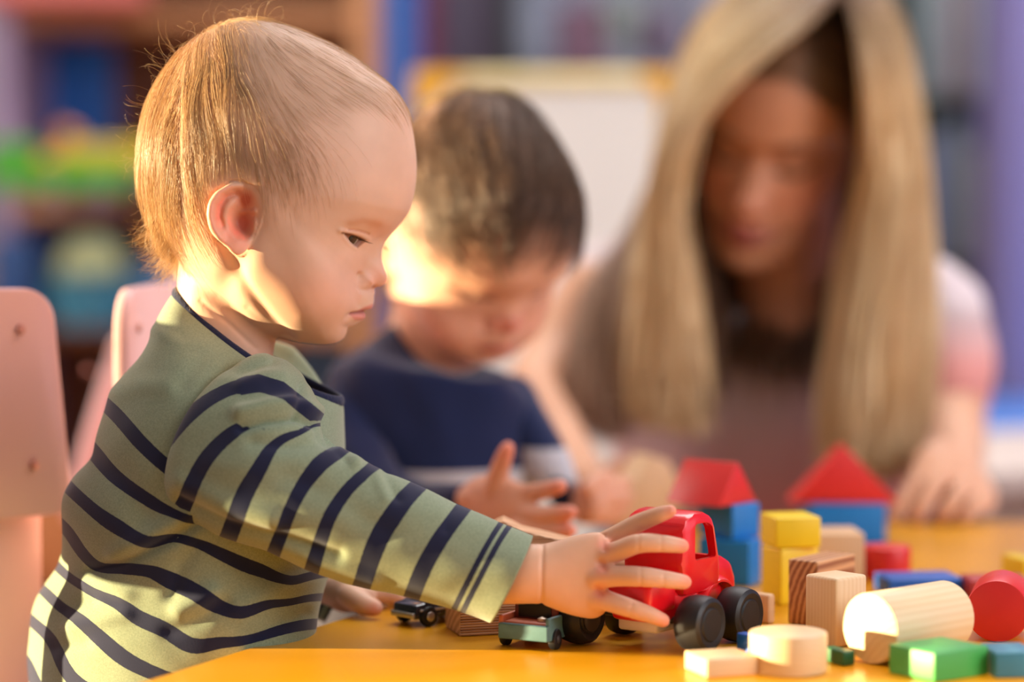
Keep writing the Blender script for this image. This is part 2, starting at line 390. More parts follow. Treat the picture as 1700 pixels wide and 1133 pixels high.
# ---- blue wardrobe, hanging curtain and poster wall in the middle
t = empty('wardrobe', (spx(655, 4.29), 4.47, 0), 'tall blue wardrobe with a lilac edge behind the boy in navy', 'wardrobe')
wb = spx(700, 4.29) - spx(612, 4.29)
box('body', mat('wardrobe_blue', s2l(44, 108, 190), .4), 0, 0, 0, wb, .36, 1.9, parent=t)
box('edge_strip', lilac_p, -wb / 2 - .012, -.0, 0, .024, .38, 1.9, parent=t); box('maroon_door', mat('maroon_paint', s2l(110, 40, 75), .5), wb / 2 + .012, -.01, 0.7, .03, .36, 1.2, parent=t)
box('handle', trim_m, .03, -.21, .8, .012, .02, .1, parent=t)
def curtain(name, px0, px1, Y, m, label, z0=0.15, z1=2.3, amp=.018):
    x0, x1 = spx(px0, Y), spx(px1, Y); n = 60; xs = np.linspace(x0, x1, n); V = []
    for z in (z0, z1):
        for s in (0, 1):
            for i, xx in enumerate(xs): V.append((xx, Y + amp * math.sin(i * 1.1) + .004 * s, z))
    V = np.array(V); g = lambda l, s, i: (l * 2 + s) * n + i; Q = []
    for i in range(n - 1):
        Q += [(g(0, 0, i), g(0, 0, i + 1), g(1, 0, i + 1), g(1, 0, i)), (g(0, 1, i + 1), g(0, 1, i), g(1, 1, i), g(1, 1, i + 1)),
              (g(0, 0, i), g(0, 1, i), g(0, 1, i + 1), g(0, 0, i + 1)), (g(1, 0, i + 1), g(1, 1, i + 1), g(1, 1, i), g(1, 0, i))]
    for i in (0, n - 1): Q.append((g(0, 0, i), g(1, 0, i), g(1, 1, i), g(0, 1, i)))
    o = link(name, npmesh(name, V, [Q]), m, smooth=True); settle(o); return tag(o, label, 'curtain')
curtain('curtain', 730, 838, 4.52, mat('lilac_grey_cloth', s2l(150, 142, 165), .9), 'pale lilac grey curtain hanging right of the blue wardrobe')
box('curtain_pole', mat('dark_green_paint', s2l(38, 52, 42), .5), spx(850, 4.45), 4.45, 0, .025, .06, 2.3, label='dark green post right of the pale lilac curtain', cat='post')
pb = empty('notice_board', (spx(1000, 4.6), 4.66, .95), 'grey blue notice board with faded pinned pictures above the cream easel board', 'notice board')
box('board', mat('board_greyblue', s2l(140, 146, 165), .8), 0, 0, 0, spx(1190, 4.6) - spx(860, 4.6), .03, .9, parent=pb)
for (px, py, w_, h_, c) in ((965, 60, .11, .13, (132, 100, 120)), (900, 50, .08, .12, (150, 156, 176)), (1035, 30, .09, .1, (150, 160, 160)), (1090, 60, .08, .1, (128, 112, 136)), (1045, 95, .1, .07, (156, 160, 178))):
    box('picture', mat('picture_%d_%d' % (px, py), s2l(*c), .8), spx(px, 4.6) - pb.location.x, -.02, zpx(py, 4.6) - h_ / 2 - .95, w_, .006, h_, parent=pb)
# easel board with yellow corners
Ye = 3.0
e = empty('easel', (spx(900, Ye), Ye, 0), 'cream easel board with a yellow frame and orange corners behind the boy', 'easel')
cream = mat('cream_board', s2l(246, 244, 236), .35, .01, 4); yframe = mat('yellow_frame', s2l(238, 190, 60), .4)
z1 = zpx(118, Ye); ew = spx(1120, Ye) - spx(690, Ye)
me = box_me('board', ew - .03, .02, .62, .0); me.materials.append(cream); o = link('board', me, parent=e); o.location = (0, 0, z1 - .64)
for s, nm in ((-1, 'frame_side'), (1, 'frame_side')): box(nm, yframe, s * (ew / 2 - .008), -.0, z1 - .66, .016, .03, .65, parent=e, bev=.006)
box('frame_rail', mat('pale_yellow_rail', s2l(232, 214, 150), .4), 0, 0, z1 - .022, ew - .03, .03, .022, parent=e, bev=.006); box('frame_rail', yframe, 0, 0, z1 - .68, ew, .03, .022, parent=e, bev=.006)
for s in (-1, 1):
    me = prism_me('corner_cap', [(-.035 * -s, 0), (.012 * -s, -.0), (-.035 * -s, -.05)] if s > 0 else [(-.035, 0), (.035, 0), (-.035, -.06)], .034, .004); me.materials.append(mat('orange_cap', s2l(246, 184, 50), .4))
    o = link('corner_cap', me, parent=e); o.location = (s * (ew / 2 - .035), 0, z1)
for s in (-1, 1): box('leg', oak, s * (ew / 2 - .03), .03, 0, .03, .03, z1 - .03, parent=e)

# ---- right: book shelf, lilac pillar, blue bench
Yr = 4.0
rs = empty('bookshelf', (spx(1540, Yr), Yr + .15, 0), 'dark green bookshelf with faded books beside the lilac pillar', 'bookshelf')
wr = spx(1642, Yr) - spx(1430, Yr); dk = mat('dark_green_wood', s2l(52, 64, 58), .6)
box('back_panel', mat('shelf_back_grey', s2l(120, 138, 142), .7), 0, .15, 0, wr, .02, 1.5, parent=rs)
for s in (-1, 1): box('side_panel', dk, s * wr / 2, 0, 0, .03, .3, 1.5, parent=rs)
shz = [zpx(p, Yr) for p in (700, 455, 180)]
for z in shz: box('shelf', dk, 0, 0, z - .02, wr, .3, .04, parent=rs)
box('top_panel', dk, 0, 0, 1.5, wr + .03, .3, .03, parent=rs)
bx = spx(1520, Yr)
for lvl, zz in enumerate((shz[2] + .02, shz[1] + .02)):
    cols = ((150, 165, 172), (140, 120, 130), (165, 178, 182), (158, 170, 175)) if lvl == 0 else ((95, 105, 130), (120, 130, 150), (130, 130, 110), (150, 110, 125))
    names = (('pale grey', 'dusty mauve', 'pale blue grey', 'silver grey'), ('slate blue', 'grey blue', 'olive yellow', 'dusty pink'))[lvl]
    for i, c in enumerate(cols):
        box('book', mat('book_%d_%d' % (lvl, i), s2l(*c), .7), bx + .028 + i * .033, Yr + .05, zz, .028, .16, (.22, .19, .23, .20)[i] if lvl == 0 else (.2, .23, .19, .21)[i],
            label='%s book on the %s shelf of the dark green bookshelf' % (names[i], ('upper', 'lower')[lvl]), cat='book', group='books on the dark green bookshelf')
box('pillar', lilac_m, spx(1740, 3.7), 3.7, 0, spx(1740, 3.7) * 2 - spx(1648, 3.7) * 2, .25, 2.8, label='lilac pillar at the right edge behind the woman', cat='pillar')
t = empty('bench', (spx(1800, 3.3), 3.33, 0), 'blue padded bench at the right behind the woman', 'bench')
box('seat', mat('blue_vinyl', s2l(70, 120, 200), .45), 0, 0, zpx(752, 3.1) - .08, .55, .38, .12, parent=t, bev=.02)
for dx in (-.24, .24):
    for dy in (-.15, .15): box('leg', oak, dx, dy, 0, .04, .04, zpx(752, 3.1) - .08, parent=t)
t = empty('side_table', (spx(1790, 2.75), 2.75, 0), 'pale grey side table at the right edge behind the yellow table', 'table')
box('top', mat('pale_laminate', s2l(205, 190, 180), .5), 0, 0, zpx(800, 2.6) - .0, .5, .4, .025, parent=t, rz=.4)
box('panel', mat('beige_panel', s2l(196, 184, 170), .6), -.05, -.1, 0, .36, .02, zpx(800, 2.6), parent=t, rz=.4)

# ------------------------------------------------ yellow table
ytab = mat('yellow_laminate', s2l(222, 156, 18), 0.28, 0.03, 5, spec=.5)
A = T(230, 1133); B = T(562, 1028); dv = (B - A)
pA = A - dv * 1.1; tt = (1.99 - A.y) / dv.y; pB = A + dv * tt
tb = empty('table', (0.35, 1.6, 0), 'low yellow laminate play table carrying the toys and blocks', 'table')
def poly_slab(name, pts, z0, z1, m, bev, parent):
    bm = bmesh.new(); vs = [bm.verts.new((x, y, z0)) for x, y in pts]; f = bm.faces.new(vs)
    r = bmesh.ops.extrude_face_region(bm, geom=[f]); bmesh.ops.translate(bm, vec=(0, 0, z1 - z0), verts=[g for g in r['geom'] if isinstance(g, bmesh.types.BMVert)])
    bmesh.ops.recalc_face_normals(bm, faces=bm.faces)
    if bev: bmesh.ops.bevel(bm, geom=bm.edges[:], offset=bev, segments=3, profile=.5, affect='EDGES')
    me = bm_mesh(name, bm); me.polygons.foreach_set('use_smooth', np.ones(len(me.polygons), bool)); harden(me, .5)
    return link(name, me, m, parent, world=True)
outl = [(pA.x, pA.y), (0.9, pA.y), (0.9, 1.99), (pB.x, 1.99)]
poly_slab('tabletop', outl, TZ - .024, TZ, ytab, .003, tb)
edge_m = mat('table_edge_band', s2l(226, 160, 70), .4)
cxo = sum(p[0] for p in outl) / 4; cyo = sum(p[1] for p in outl) / 4
for (x, y) in outl:
    lx = x + (cxo - x) * .16 - tb.location.x; ly = y + (cyo - y) * .12 - tb.location.y
    me = cyl_me('leg', .02, TZ - .024); me.materials.append(edge_m); o = link('leg', me, parent=tb); o.location = (lx, ly, 0)
poly_slab('apron', [(cxo + (x - cxo) * .84, cyo + (y - cyo) * .84) for x, y in outl], TZ - .07, TZ - .024, edge_m, 0, tb)

# ------------------------------------------------ pink chairs
pink = mat('pink_lacquer', s2l(234, 188, 186), 0.35, 0.03, 4, spec=.4)
steel = mat('chair_steel', s2l(180, 150, 140), .35, metal=.0)
screw_m = mat('screw_brass', s2l(205, 150, 135), .4, metal=.6)
def chair(corner_px, Yr_, width, ang, ztop, zbot, label, r=.032, leftc=False, lean=0.0, bow=.022, sd=.30):
    """backrest whose right upper corner is at a pixel; ang turns it about z"""
    c = P(corner_px[0], corner_px[1], Yr_); ca, sa = math.cos(ang), math.sin(ang)
    base = Vector((c.x - ca * width / 2, c.y - sa * width / 2, 0))
    e = empty('chair', base, label, 'chair', 'pink wooden chairs', rz=ang)
    H = ztop - zbot; pts = []
    for (cx_, cz_, a0) in ((width / 2 - (.015 if leftc else r), H - (.015 if leftc else r), 0), (-width / 2 + r, H - r, 90), (-width / 2 + .015, .015, 180), (width / 2 - .015, .015, 270)):
        rr = r if cz_ > .05 and (cx_ < 0 or not leftc) else .015
        for k in range(7):
            a = math.radians(a0 + 15 * k); pts.append((cx_ + rr * math.cos(a), cz_ + rr * math.sin(a)))
    me = prism_me('backrest', pts, .011, .0035)
    # subdivide and bow the panel
    bm = bmesh.new(); bm.from_mesh(me); 
    for i in range(1, 14):
        xx = -width / 2 + width * i / 14; g = bmesh.ops.bisect_plane(bm, geom=bm.verts[:] + bm.edges[:] + bm.faces[:], plane_co=(xx, 0, 0), plane_no=(1, 0, 0))
    for v in bm.verts:
        v.co.y += bow * (1 - (2 * v.co.x / width) ** 2); v.co.x -= lean * v.co.z / H; v.co.z += zbot
    bm.to_mesh(me); bm.free(); me.polygons.foreach_set('use_smooth', np.ones(len(me.polygons), bool)); harden(me, .5)
    link('backrest', me, pink, e)
    # seat in front of the backrest (towards local -y)
    s = box('seat', pink, 0, .02 + sd / 2, .27, width * .95, sd, .016, bev=.006, parent=e)
    for sx in (-1, 1):
        x = sx * (width / 2 - .028)
        box('back_post', pink, width / 2 - .036 if sx > 0 else .065 - width / 2, .022, .25, .052 if sx > 0 else .02, .014, zbot - .25 + .03, bev=.003, parent=e)
        for y in (.04, sd):
            me = cyl_me('leg', .012, .27); me.materials.append(steel); o = link('leg', me, parent=e); o.location = (x, y, 0)
        for zz in (zbot + .035, ztop - (.027 if r < .05 or sx > 0 else .09)):
            me = lathe_me('screw', [(.0005, 0), (.0036, 0), (.003, .0016), (.0005, .0022)], 20); me.transform(Matrix.Rotation(PI / 2, 4, 'X')); me.materials.append(screw_m)
            o = link('screw', me, parent=e); o.location = (x - lean * (zz - zbot) / H, bow * (1 - (2 * x / width) ** 2) - .0068, zz)
    return e
CH1 = (108, 478)
chair((112, 478), 1.62, .28, math.radians(56), P(850, 476, 1.62).z, P(850, 852, 1.62).z, 'pink chair at the far left edge, its back panel cut by the frame', lean=.018, r=.02, sd=.2)
chair((356, 474), 1.96, .33, math.radians(86), P(850, 474, 1.72).z, P(850, 905, 1.72).z, 'pale pink chair directly behind the back of the striped toddler', bow=.003, sd=.15)
chair((350, 478), 2.15, .15, math.radians(40), P(850, 440, 2.12).z, P(850, 860, 2.12).z, 'darker pink chair with a large rounded corner between the other two', r=.075, leftc=True)
# ------------------------------------------------ building blocks
def paint(name, c, **k): return mat(name, s2l(*c), k.get('rough', .42), .05, 40, .08)
red = paint('red_paint', (214, 40, 38)); bluep = paint('blue_paint', (0, 120, 200)); yel = paint('yellow_paint', (240, 205, 25))
grn = paint('green_paint', (70, 170, 80)); dred = paint('dusty_red_paint', (180, 60, 62)); tealb = paint('teal_paint', (70, 140, 165)); purp = paint('faded_purple_paint', (130, 105, 120))
blue2 = paint('deep_blue_paint', (20, 90, 180))
pine = wood_mat('pine_long_grain', s2l(232, 204, 164), s2l(226, 194, 150), (0, 0, 1), 130, .5, .8)
pine_end = wood_mat('pine_year_rings', s2l(214, 160, 110), s2l(150, 92, 54), (1, 0, 0), 80, .55, .5, (.0, .07, .005))
pine_y = wood_mat('pine_across', s2l(236, 206, 164), s2l(228, 194, 148), (1, 0, 0), 110, .5, .8)
beech = wood_mat('beech_block', s2l(222, 184, 142), s2l(210, 168, 124), (0, 0, 1), 150, .5, .8)
def boxdims(corner, xl, xr, phi):
    C = T(*corner) if len(corner) == 2 else Vector(corner); d1 = (math.cos(phi), math.sin(phi)); d2 = (-math.sin(phi), math.cos(phi))
    def solve(px, d):
        t = (px - CX) / F; return (t * C.y - C.x) / (d[0] - t * d[1])
    return C, solve(xr, d1), solve(xl, d2)
def block(name, corner, xl, xr, phi_deg, h, m, label, z=TZ, group='toy building blocks', bev=.0012, b=None, a=None):
    phi = math.radians(phi_deg)
    C, A_, B_ = boxdims(corner if z == TZ and len(corner) == 2 else tuple(T(corner[0], corner[1], z)), xl, xr, phi)
    if b: B_ = b
    if a: A_ = a
    cx = C.x + math.cos(phi) * A_ / 2 - math.sin(phi) * B_ / 2; cy = C.y + math.sin(phi) * A_ / 2 + math.cos(phi) * B_ / 2
    return box(name, m, cx, cy, z + .0002, A_, B_, h, phi, bev, label=label, cat='toy block', group=group)
def hpx(py0, py1, Y): return abs(P(850, py0, Y).z - P(850, py1, Y).z)
# left house: two blue blocks and a red roof
Yh = T(1244, 976).y
lo = block('building_block', (1244, 976), 1160, 1267, 62, hpx(976, 900, Yh), bluep, 'lower blue block of the left toy house', b=.038)
z2 = TZ + hpx(976, 900, Yh) + .0003
up = block('building_block', (1216, 897), 1150, 1264, 38, hpx(897, 840, Yh), bluep, 'upper blue block under the red roof of the left toy house', z=z2, b=.034)
z3 = z2 + hpx(897, 840, Yh) + .0003
me = prism_me('roof_block', [(-.0228, 0), (.0228, 0), (.0008, .0285), (-.0008, .0285)], .045, .0008); me.materials.append(red)
o = link('roof_block', me); o.location = ((1195 - CX) / F * (up.location.y - .032) - .0026, up.location.y, z3); o.rotation_euler = (0, 0, math.radians(50)); tag(o, 'small worn red roof block on the left blue house', 'toy block', 'toy building blocks')
# right house
Y2 = T(1400, 905).y
bk = block('building_block', (1345, 906), 1328, 1475, 4, hpx(905, 838, Y2), bluep, 'wide blue block under the larger red roof', b=.04)
me = prism_me('roof_block', [(-.042, 0), (.042, 0), (.0012, .0425), (-.0012, .0425)], .032, .001); me.materials.append(red)
o = link('roof_block', me); o.location = (bk.location.x - .001, bk.location.y, TZ + hpx(905, 838, Y2) + .0008); o.rotation_euler = (0, 0, math.radians(-1)); tag(o, 'larger bright red roof block on the right blue house', 'toy block', 'toy building blocks')
# yellow pair, wooden cubes
Yy = T(1300, 1000).y
yb = block('building_block', (1296, 1006), 1266, 1348, 28, hpx(1000, 908, Yy), yel, 'lower yellow block of the stacked yellow pair', a=.030)
block('building_block', (1288, 912), 1264, 1366, 12, hpx(912, 862, Yy), yel, 'upper yellow block of the stacked yellow pair', z=TZ + hpx(1000, 908, Yy) + .0004, b=.034)
Yw = T(1340, 968).y
block('building_block', (1341, 968), 1331, 1439, 3, hpx(968, 888, Yw), beech, 'wooden cube standing behind the striped grain block', b=.042)
Ys = T(1357, 1042).y
sb = block('building_block', (1357, 1042), 1311, 1411, 52, hpx(1042, 934, Ys), pine_end, 'wooden block whose end shows dark curved year rings', a=.046)
Yp = T(1388, 1078).y
block('building_block', (1388, 1078), 1339, 1444, 40, hpx(1078, 962, Yp), pine, 'pale wooden block in front of the dark-ringed block', bev=.002)
block('building_block', (1277, 1038), 1226, 1291, 48, .0185, beech, 'flat wooden block right behind the truck wheel', bev=.002, b=.026)
# red disc, blue and red planks
Yd = T(1478, 965).y; me = cyl_me('building_block', .0385 * Yd / 1.72, hpx(965, 912, Yd), .001); me.materials.append(red)
me = cyl_me('building_block', 40 * Yd / F, hpx(965, 912, Yd), .001); me.materials.append(red); cdd = T(1478, 966)
o = link('building_block', me); o.location = (cdd.x, cdd.y + 40 * Yd / F, TZ + .0002); tag(o, 'short red cylinder block in front of the right house', 'toy block', 'toy building blocks')
block('building_block', (1476, 992), 1472, 1604, 8, .0115, blue2, 'flat deep blue plank behind the wooden cylinder', b=.036)
block('building_block', (1612, 996), 1603, 1720, 4, .0125, dred, 'flat dusty red plank right of the blue plank', b=.03)
# lying cylinders
def lying(name, p0, p1, r, m, label, bev=.0015):
    L_ = (p1 - p0).length; me = cyl_me(name, r, L_, bev, axis='X'); me.materials.append(m)
    o = link(name, me); o.location = p0 + Vector((0, 0, r + .0003)); d = p1 - p0; o.rotation_euler = (0, 0, math.atan2(d.y, d.x)); return tag(o, label, 'toy block', 'toy building blocks')
cyw = wood_mat('pine_cylinder', s2l(240, 214, 172), s2l(232, 202, 156), (1, 0, 0), 75, .5, .8)
c0 = T(1443, 1104); c1 = T(1572, 1079)
lying('building_block', Vector((c0.x, c0.y, TZ)), Vector((c1.x, c1.y, TZ)), .0202, cyw, 'big pale wooden cylinder lying on its side, sunlit end')
p0 = T(1655, 1068); lying('building_block', Vector((p0.x, p0.y, TZ)), Vector((p0.x + .012, p0.y + .045, TZ)), .0185, red, 'red cylinder lying beside the big wooden cylinder')
# round disc, planks, green block
Yd = T(1310, 1122).y; me = cyl_me('building_block', 65.5 * Yd / F, hpx(1122, 1056, Yd), .0012); me.materials.append(pine_y); cdd = T(1315, 1126)
o = link('building_block', me); o.location = (cdd.x, cdd.y + 62 * Yd / F, TZ + .0002); tag(o, 'short round wooden disc block at the front', 'toy block', 'toy building blocks')
block('building_block', (1173, 1128), 1150, 1262, 20, .0105, pine_y, 'flat wooden plank left of the round disc block', b=.03)
block('building_block', (1552, 1136), 1468, 1648, 35, .0165, grn, 'bright green block in the right foreground', b=.036)
block('building_block', (1652, 1128), 1644, 1730, 6, .0145, tealb, 'dull teal block at the right bottom corner', b=.03)
block('building_block', (1400, 1108), 1380, 1425, 30, .0085, paint('dark_green_paint_block', (30, 90, 50)), 'dark green sliver of a block under the wooden cylinder', b=.02)
block('building_block', (1242, 1092), 1234, 1262, 30, .0125, blue2, 'small blue block peeking out left of the round disc', b=.012)
block('building_block', (1700, 968), 1690, 1730, 20, .016, yel, 'yellow block cut by the right edge of the frame', b=.03)

# ------------------------------------------------ grooved wooden pieces behind the sleeve
def grooved(name, pts, depth, pitch, loc, rz, m, label, cat, tilt=0):
    """polygon with saw-cut grooves across its front face"""
    me = prism_me(name, pts, depth, 0.0006)
    bm = bmesh.new(); bm.from_mesh(me); zs = [p[1] for p in pts]; z0, z1_ = min(zs), max(zs); z = z0 + pitch
    while z < z1_ - pitch:
        for q in (z, z + pitch * .35):
            bmesh.ops.bisect_plane(bm, geom=bm.verts[:] + bm.edges[:] + bm.faces[:], plane_co=(0, 0, q), plane_no=(0, 0, 1))
        z += pitch
    bm.faces.ensure_lookup_table()
    gr = [f for f in bm.faces if f.normal.y < -.9 and (max(v.co.z for v in f.verts) - min(v.co.z for v in f.verts)) < pitch * .45 and (max(v.co.z for v in f.verts) - min(v.co.z for v in f.verts)) > pitch * .2]
    r = bmesh.ops.extrude_discrete_faces(bm, faces=gr)
    for f in r['faces']:
        bmesh.ops.translate(bm, vec=(0, .0009, 0), verts=f.verts)
    me = bm_mesh(name, bm); me.materials.append(m); o = link(name, me); o.location = loc; o.rotation_euler = (0, 0, rz)
    return tag(o, label, cat, 'grooved wooden blocks')
gw = wood_mat('grooved_wood', s2l(222, 176, 134), s2l(190, 140, 100), (1, 0, 0), 60, .6, .6)
g0 = T(764, 1058)
gphi = math.radians(16)
grooved('grooved_block', [(0, 0), (.045, 0), (.045, .028), (0, .028)], .036, .0016, (g0.x - .018 * math.sin(gphi), g0.y + .018 * math.cos(gphi), TZ + .0003), gphi, gw, 'low grooved wooden block on the table under the striped sleeve', 'toy block')
g1 = P(822, 1040, 1.50)
ztop = P(822, 862, 1.50).z - TZ
grooved('grooved_block', [(0, 0), (.094, 0), (.094, ztop * .62), (.084, ztop * .66), (.02, ztop - .006), (.008, ztop), (0, ztop - .004)], .03, .0016, (g1.x - .003, 1.50, TZ + .0003), 0, gw, 'tall grooved wooden block behind the toddler hand', 'toy block')

# ------------------------------------------------ red toy truck
blackp = mat('black_rubber_plastic', s2l(20, 20, 23), .5, .05, 60); redp = mat('red_glossy_plastic', s2l(226, 20, 30), .28, .02, 10, coat=.2)
greyhub = mat('hub_dark_grey', s2l(46, 41, 42), .55); whitep = mat('chassis_cream', s2l(230, 222, 205), .4)
wa = T(1140, 1081); wb_ = T(1207, 1064)
fw = Vector((wb_.x - wa.x, wb_.y - wa.y, 0)); base = fw.length; fw.normalize(); ang = math.atan2(fw.y, fw.x)
# local frame: x forward, y to the left; near side wheels are on the right (-y)
trk = empty('toy_truck', ((wa.x + wb_.x) / 2 - math.sin(ang) * -0.0 , (wa.y + wb_.y) / 2, TZ + .0002), 'red plastic toy truck with black wheels under the toddler hand', 'toy truck', rz=ang)
TW = .052  # track
def tyre(r, w_):
    pr = [(r * .50, 0), (r * .55, 0), (r * .60, w_ * .05), (r * .80, -w_ * .02), (r * .93, w_ * .08), (r * .99, w_ * .3), (r, w_ * .5), (r * .99, w_ * .7), (r * .93, w_ * .92), (r * .8, w_), (r * .6, w_ * .95), (r * .55, w_), (.0005, w_)]
    pr = [(.0005, 0)] + pr
    return lathe_me('wheel', pr, 64, 'Y')
def add_wheel(x, y, r, w_, side):
    me = tyre(r, w_); me.materials.append(blackp); o = link('wheel', me, parent=trk); o.location = (x, y, r)
    o.rotation_euler = (0, 0, 0 if side < 0 else PI)
    hub = lathe_me('hub_cap', [(.0005, -.0014), (r * .44, -.0014), (r * .5, -.0006), (r * .5, .002), (.0005, .002)], 48, 'Y'); hub.materials.append(greyhub)
    link('hub_cap', hub, parent=o)
    return o
RW = 47.5 * 1.41 / F
add_wheel(-base / 2, 0, RW, .018, -1); add_wheel(base / 2, 0.001, RW * .99, .018, -1)
for (wx, wy, rr, ww) in ((1003, 1075, RW * .96, .018), (1067, 1058, RW * .80, .014)):
    q_ = T(wx, wy) - trk.location; add_wheel(q_.x * math.cos(ang) + q_.y * math.sin(ang), -q_.x * math.sin(ang) + q_.y * math.cos(ang) + ww / 2, rr, ww, 1)
for sx in (-1, 1):
    me = cyl_me('axle', .002, TW + .01, axis='Y'); me.transform(Matrix.Translation((0, 0, 0))); me.materials.append(greyhub); o = link('axle', me, parent=trk); o.location = (sx * base / 2, TW + .012, RW)
def boolean(me, cutters):
    a = bpy.data.objects.new('a', me); COL.objects.link(a); cs = []
    for c in cutters:
        b_ = bpy.data.objects.new('b', c); COL.objects.link(b_); cs.append(b_); md = a.modifiers.new('m', 'BOOLEAN'); md.object = b_; md.operation = 'DIFFERENCE'; md.solver = 'EXACT'
    dg = bpy.context.evaluated_depsgraph_get(); out = bpy.data.meshes.new_from_object(a.evaluated_get(dg))
    for q in cs + [a]: bpy.data.objects.remove(q)
    return out
cabL, cabW, cabZ0 = .040, .044, .030
ztr = P(1140, 846, 1.43).z - TZ
cabH = ztr - cabZ0
yc = .010 + cabW / 2 - .006   # centre across
prof = [(-.020, 0), (.020, 0), (.0195, cabH * .38), (.0135, cabH * .84), (.009, cabH * .95), (.001, cabH), (-.008, cabH), (-.0175, cabH * .93), (-.021, cabH * .8), (-.022, cabH * .4)]
cab = prism_me('cab', prof, cabW, .0045)
win = prism_me('w', [(-.009, cabH * .42), (.0135, cabH * .42), (.0095, cabH * .80), (.004, cabH * .86), (-.009, cabH * .86)], .2, .002)
inner = prism_me('in', [(x * .80 - .0005, cabH * .16 + z * .75) for x, z in prof], cabW - .006, .002)
front = box_me('fr', .03, cabW - .013, cabH * .42, .002); front.transform(Matrix.Translation((.018, 0, cabH * .42)))
cab = boolean(cab, [inner, win, front]); cab.materials.clear(); cab.materials.append(redp); cab.polygons.foreach_set('material_index', np.zeros(len(cab.polygons), np.int32)); cab.polygons.foreach_set('use_smooth', np.ones(len(cab.polygons), bool)); harden(cab, .7)
o = link('cab', cab, None, trk); o.location = (.002, yc, cabZ0)
# hood, fender over the front near wheel, load bed, chassis
hood = prism_me('hood', [(-.012, 0), (.018, 0), (.020, .008), (.014, .020), (.004, .025), (-.012, .026)], cabW - .014, .004); o = link('hood', hood, redp, trk); o.location = (.030, yc, cabZ0 - .006)
def fender(x, y, r, w_, name='fender'):
    V = []; a0, a1 = math.radians(-20), math.radians(175); n = 24; ro, ri = r * 1.22, r * 1.08
    rings = []
    for i in range(n):
        a = a0 + (a1 - a0) * i / (n - 1); ring = []
        for (rr, yy) in ((ri, 0), (ro - .001, 0), (ro + .0015, w_ * .25), (ro + .002, w_ * .6), (ro, w_), (ri, w_)): ring.append((rr * math.cos(a), yy, rr * math.sin(a)))
        rings.append(ring)
    V, Q, Tt = rings_mesh(np.array(rings)); me = npmesh(name, V, [Q, Tt]); me.materials.append(redp)
    o = link(name, me, None, trk, smooth=True); harden(me, 1.0); o.location = (x, y, r); return o
fender(base / 2, .004, RW, .017); fender(base / 2, TW - .010, RW * .9, .014)
box('chassis', redp, -.004, yc, .016, .070, cabW - .010, .018, bev=.004, parent=trk)
box('cream_underbody', whitep, -.010, yc, .010, .050, cabW - .016, .008, bev=.002, parent=trk, label='cream underbody of the truck')
box('load_bed', redp, -.034, yc, .022, .030, cabW - .008, .020, bev=.004, parent=trk)

# ------------------------------------------------ small worn pickup and the little black car
pk = empty('toy_pickup', tuple(T(889, 1072)), 'worn orange and teal toy pickup seen from behind, under the hand', 'toy car', rz=math.radians(62))
worn_o = mat('worn_orange', s2l(196, 108, 72), .5, .15, 150); worn_t = mat('worn_teal', s2l(84, 124, 128), .5, .12, 120); brn = mat('dark_red_brown', s2l(120, 50, 40), .5)
# local x forward (away to the right), width along y
box('body', worn_o, 0.012, 0, .006, .058, .030, .010, bev=.002, parent=pk)
box('tailgate', worn_t, -.018, 0, .0055, .004, .0335, .0095, bev=.001, parent=pk)
for s in (-1, 1):
    box('side_panel', worn_t if s < 0 else worn_o, 0.008, s * .0158, .0055, .052, .003, .014, bev=.001, parent=pk)
me = prism_me('cab', [(-.013, 0), (.015, 0), (.010, .014), (.006, .016), (-.009, .016), (-.012, .013)], .029, .002); o = link('cab', me, brn, pk); o.location = (.012, 0, .014)
box('rear_window', blackp, -.0012, 0, .017, .0008, .022, .009, bev=.0003, parent=pk)
me = lathe_me('spare_part', [(.0005, 0), (.003, 0), (.003, .002), (.0005, .003)], 20); me.materials.append(mat('worn_silver', s2l(190, 170, 150), .4, metal=.5)); o = link('spare_part', me, parent=pk); o.location = (-.008, -.008, .016)
for x in (-.008, .030):
    for s in (-1, 1):
        me = cyl_me('wheel', .0062, .005, .001, 32, 'Y'); me.materials.append(blackp); o = link('wheel', me, parent=pk); o.location = (x, s * .0165 + .0025, .0062)
        me = lathe_me('hub_cap', [(.0004, 0), (.0028, 0), (.0022, .0006), (.0004, .0008)], 20, 'Y'); me.materials.append(greyhub); hb = link('hub_cap', me, parent=o); hb.location = (0, -.0051, 0)
pk.scale = (.82, .98, .98)
bc_ = empty('toy_car', tuple(T(722, 1032)), 'tiny dark blue toy car beside the thumb on the table', 'toy car', rz=math.radians(42))
bc_.scale = (1.2, 1.2, 1.2)
navyp = mat('navy_car_paint', s2l(30, 38, 56), .25, .1, 200, coat=.5); chrome = mat('worn_chrome', s2l(190, 188, 184), .3, metal=.8)
prof = [(-.021, .004), (.02, .004), (.021, .010), (.012, .0125), (.007, .0175), (-.008, .0175), (-.014, .012), (-.0205, .0115)]
me = prism_me('body', prof, .019, .0014); link('body', me, navyp, bc_)
box('bumper', chrome, -.0215, 0, .0045, .002, .018, .003, bev=.0006, parent=bc_); box('side_trim', chrome, 0, -.0098, .0078, .036, .0008, .0012, bev=.0002, parent=bc_)
for x in (-.0125, .0125):
    for s in (-1, 1):
        me = cyl_me('wheel', .0052, .004, .001, 32, 'Y'); me.materials.append(blackp); o = link('wheel', me, parent=bc_); o.location = (x, s * .0095 + .002, .0052)
        me = lathe_me('hub_cap', [(.0004, 0), (.0026, 0), (.002, .0006), (.0004, .0008)], 20, 'Y'); me.materials.append(chrome); hb = link('hub_cap', me, parent=o); hb.location = (0, -.0041, 0)
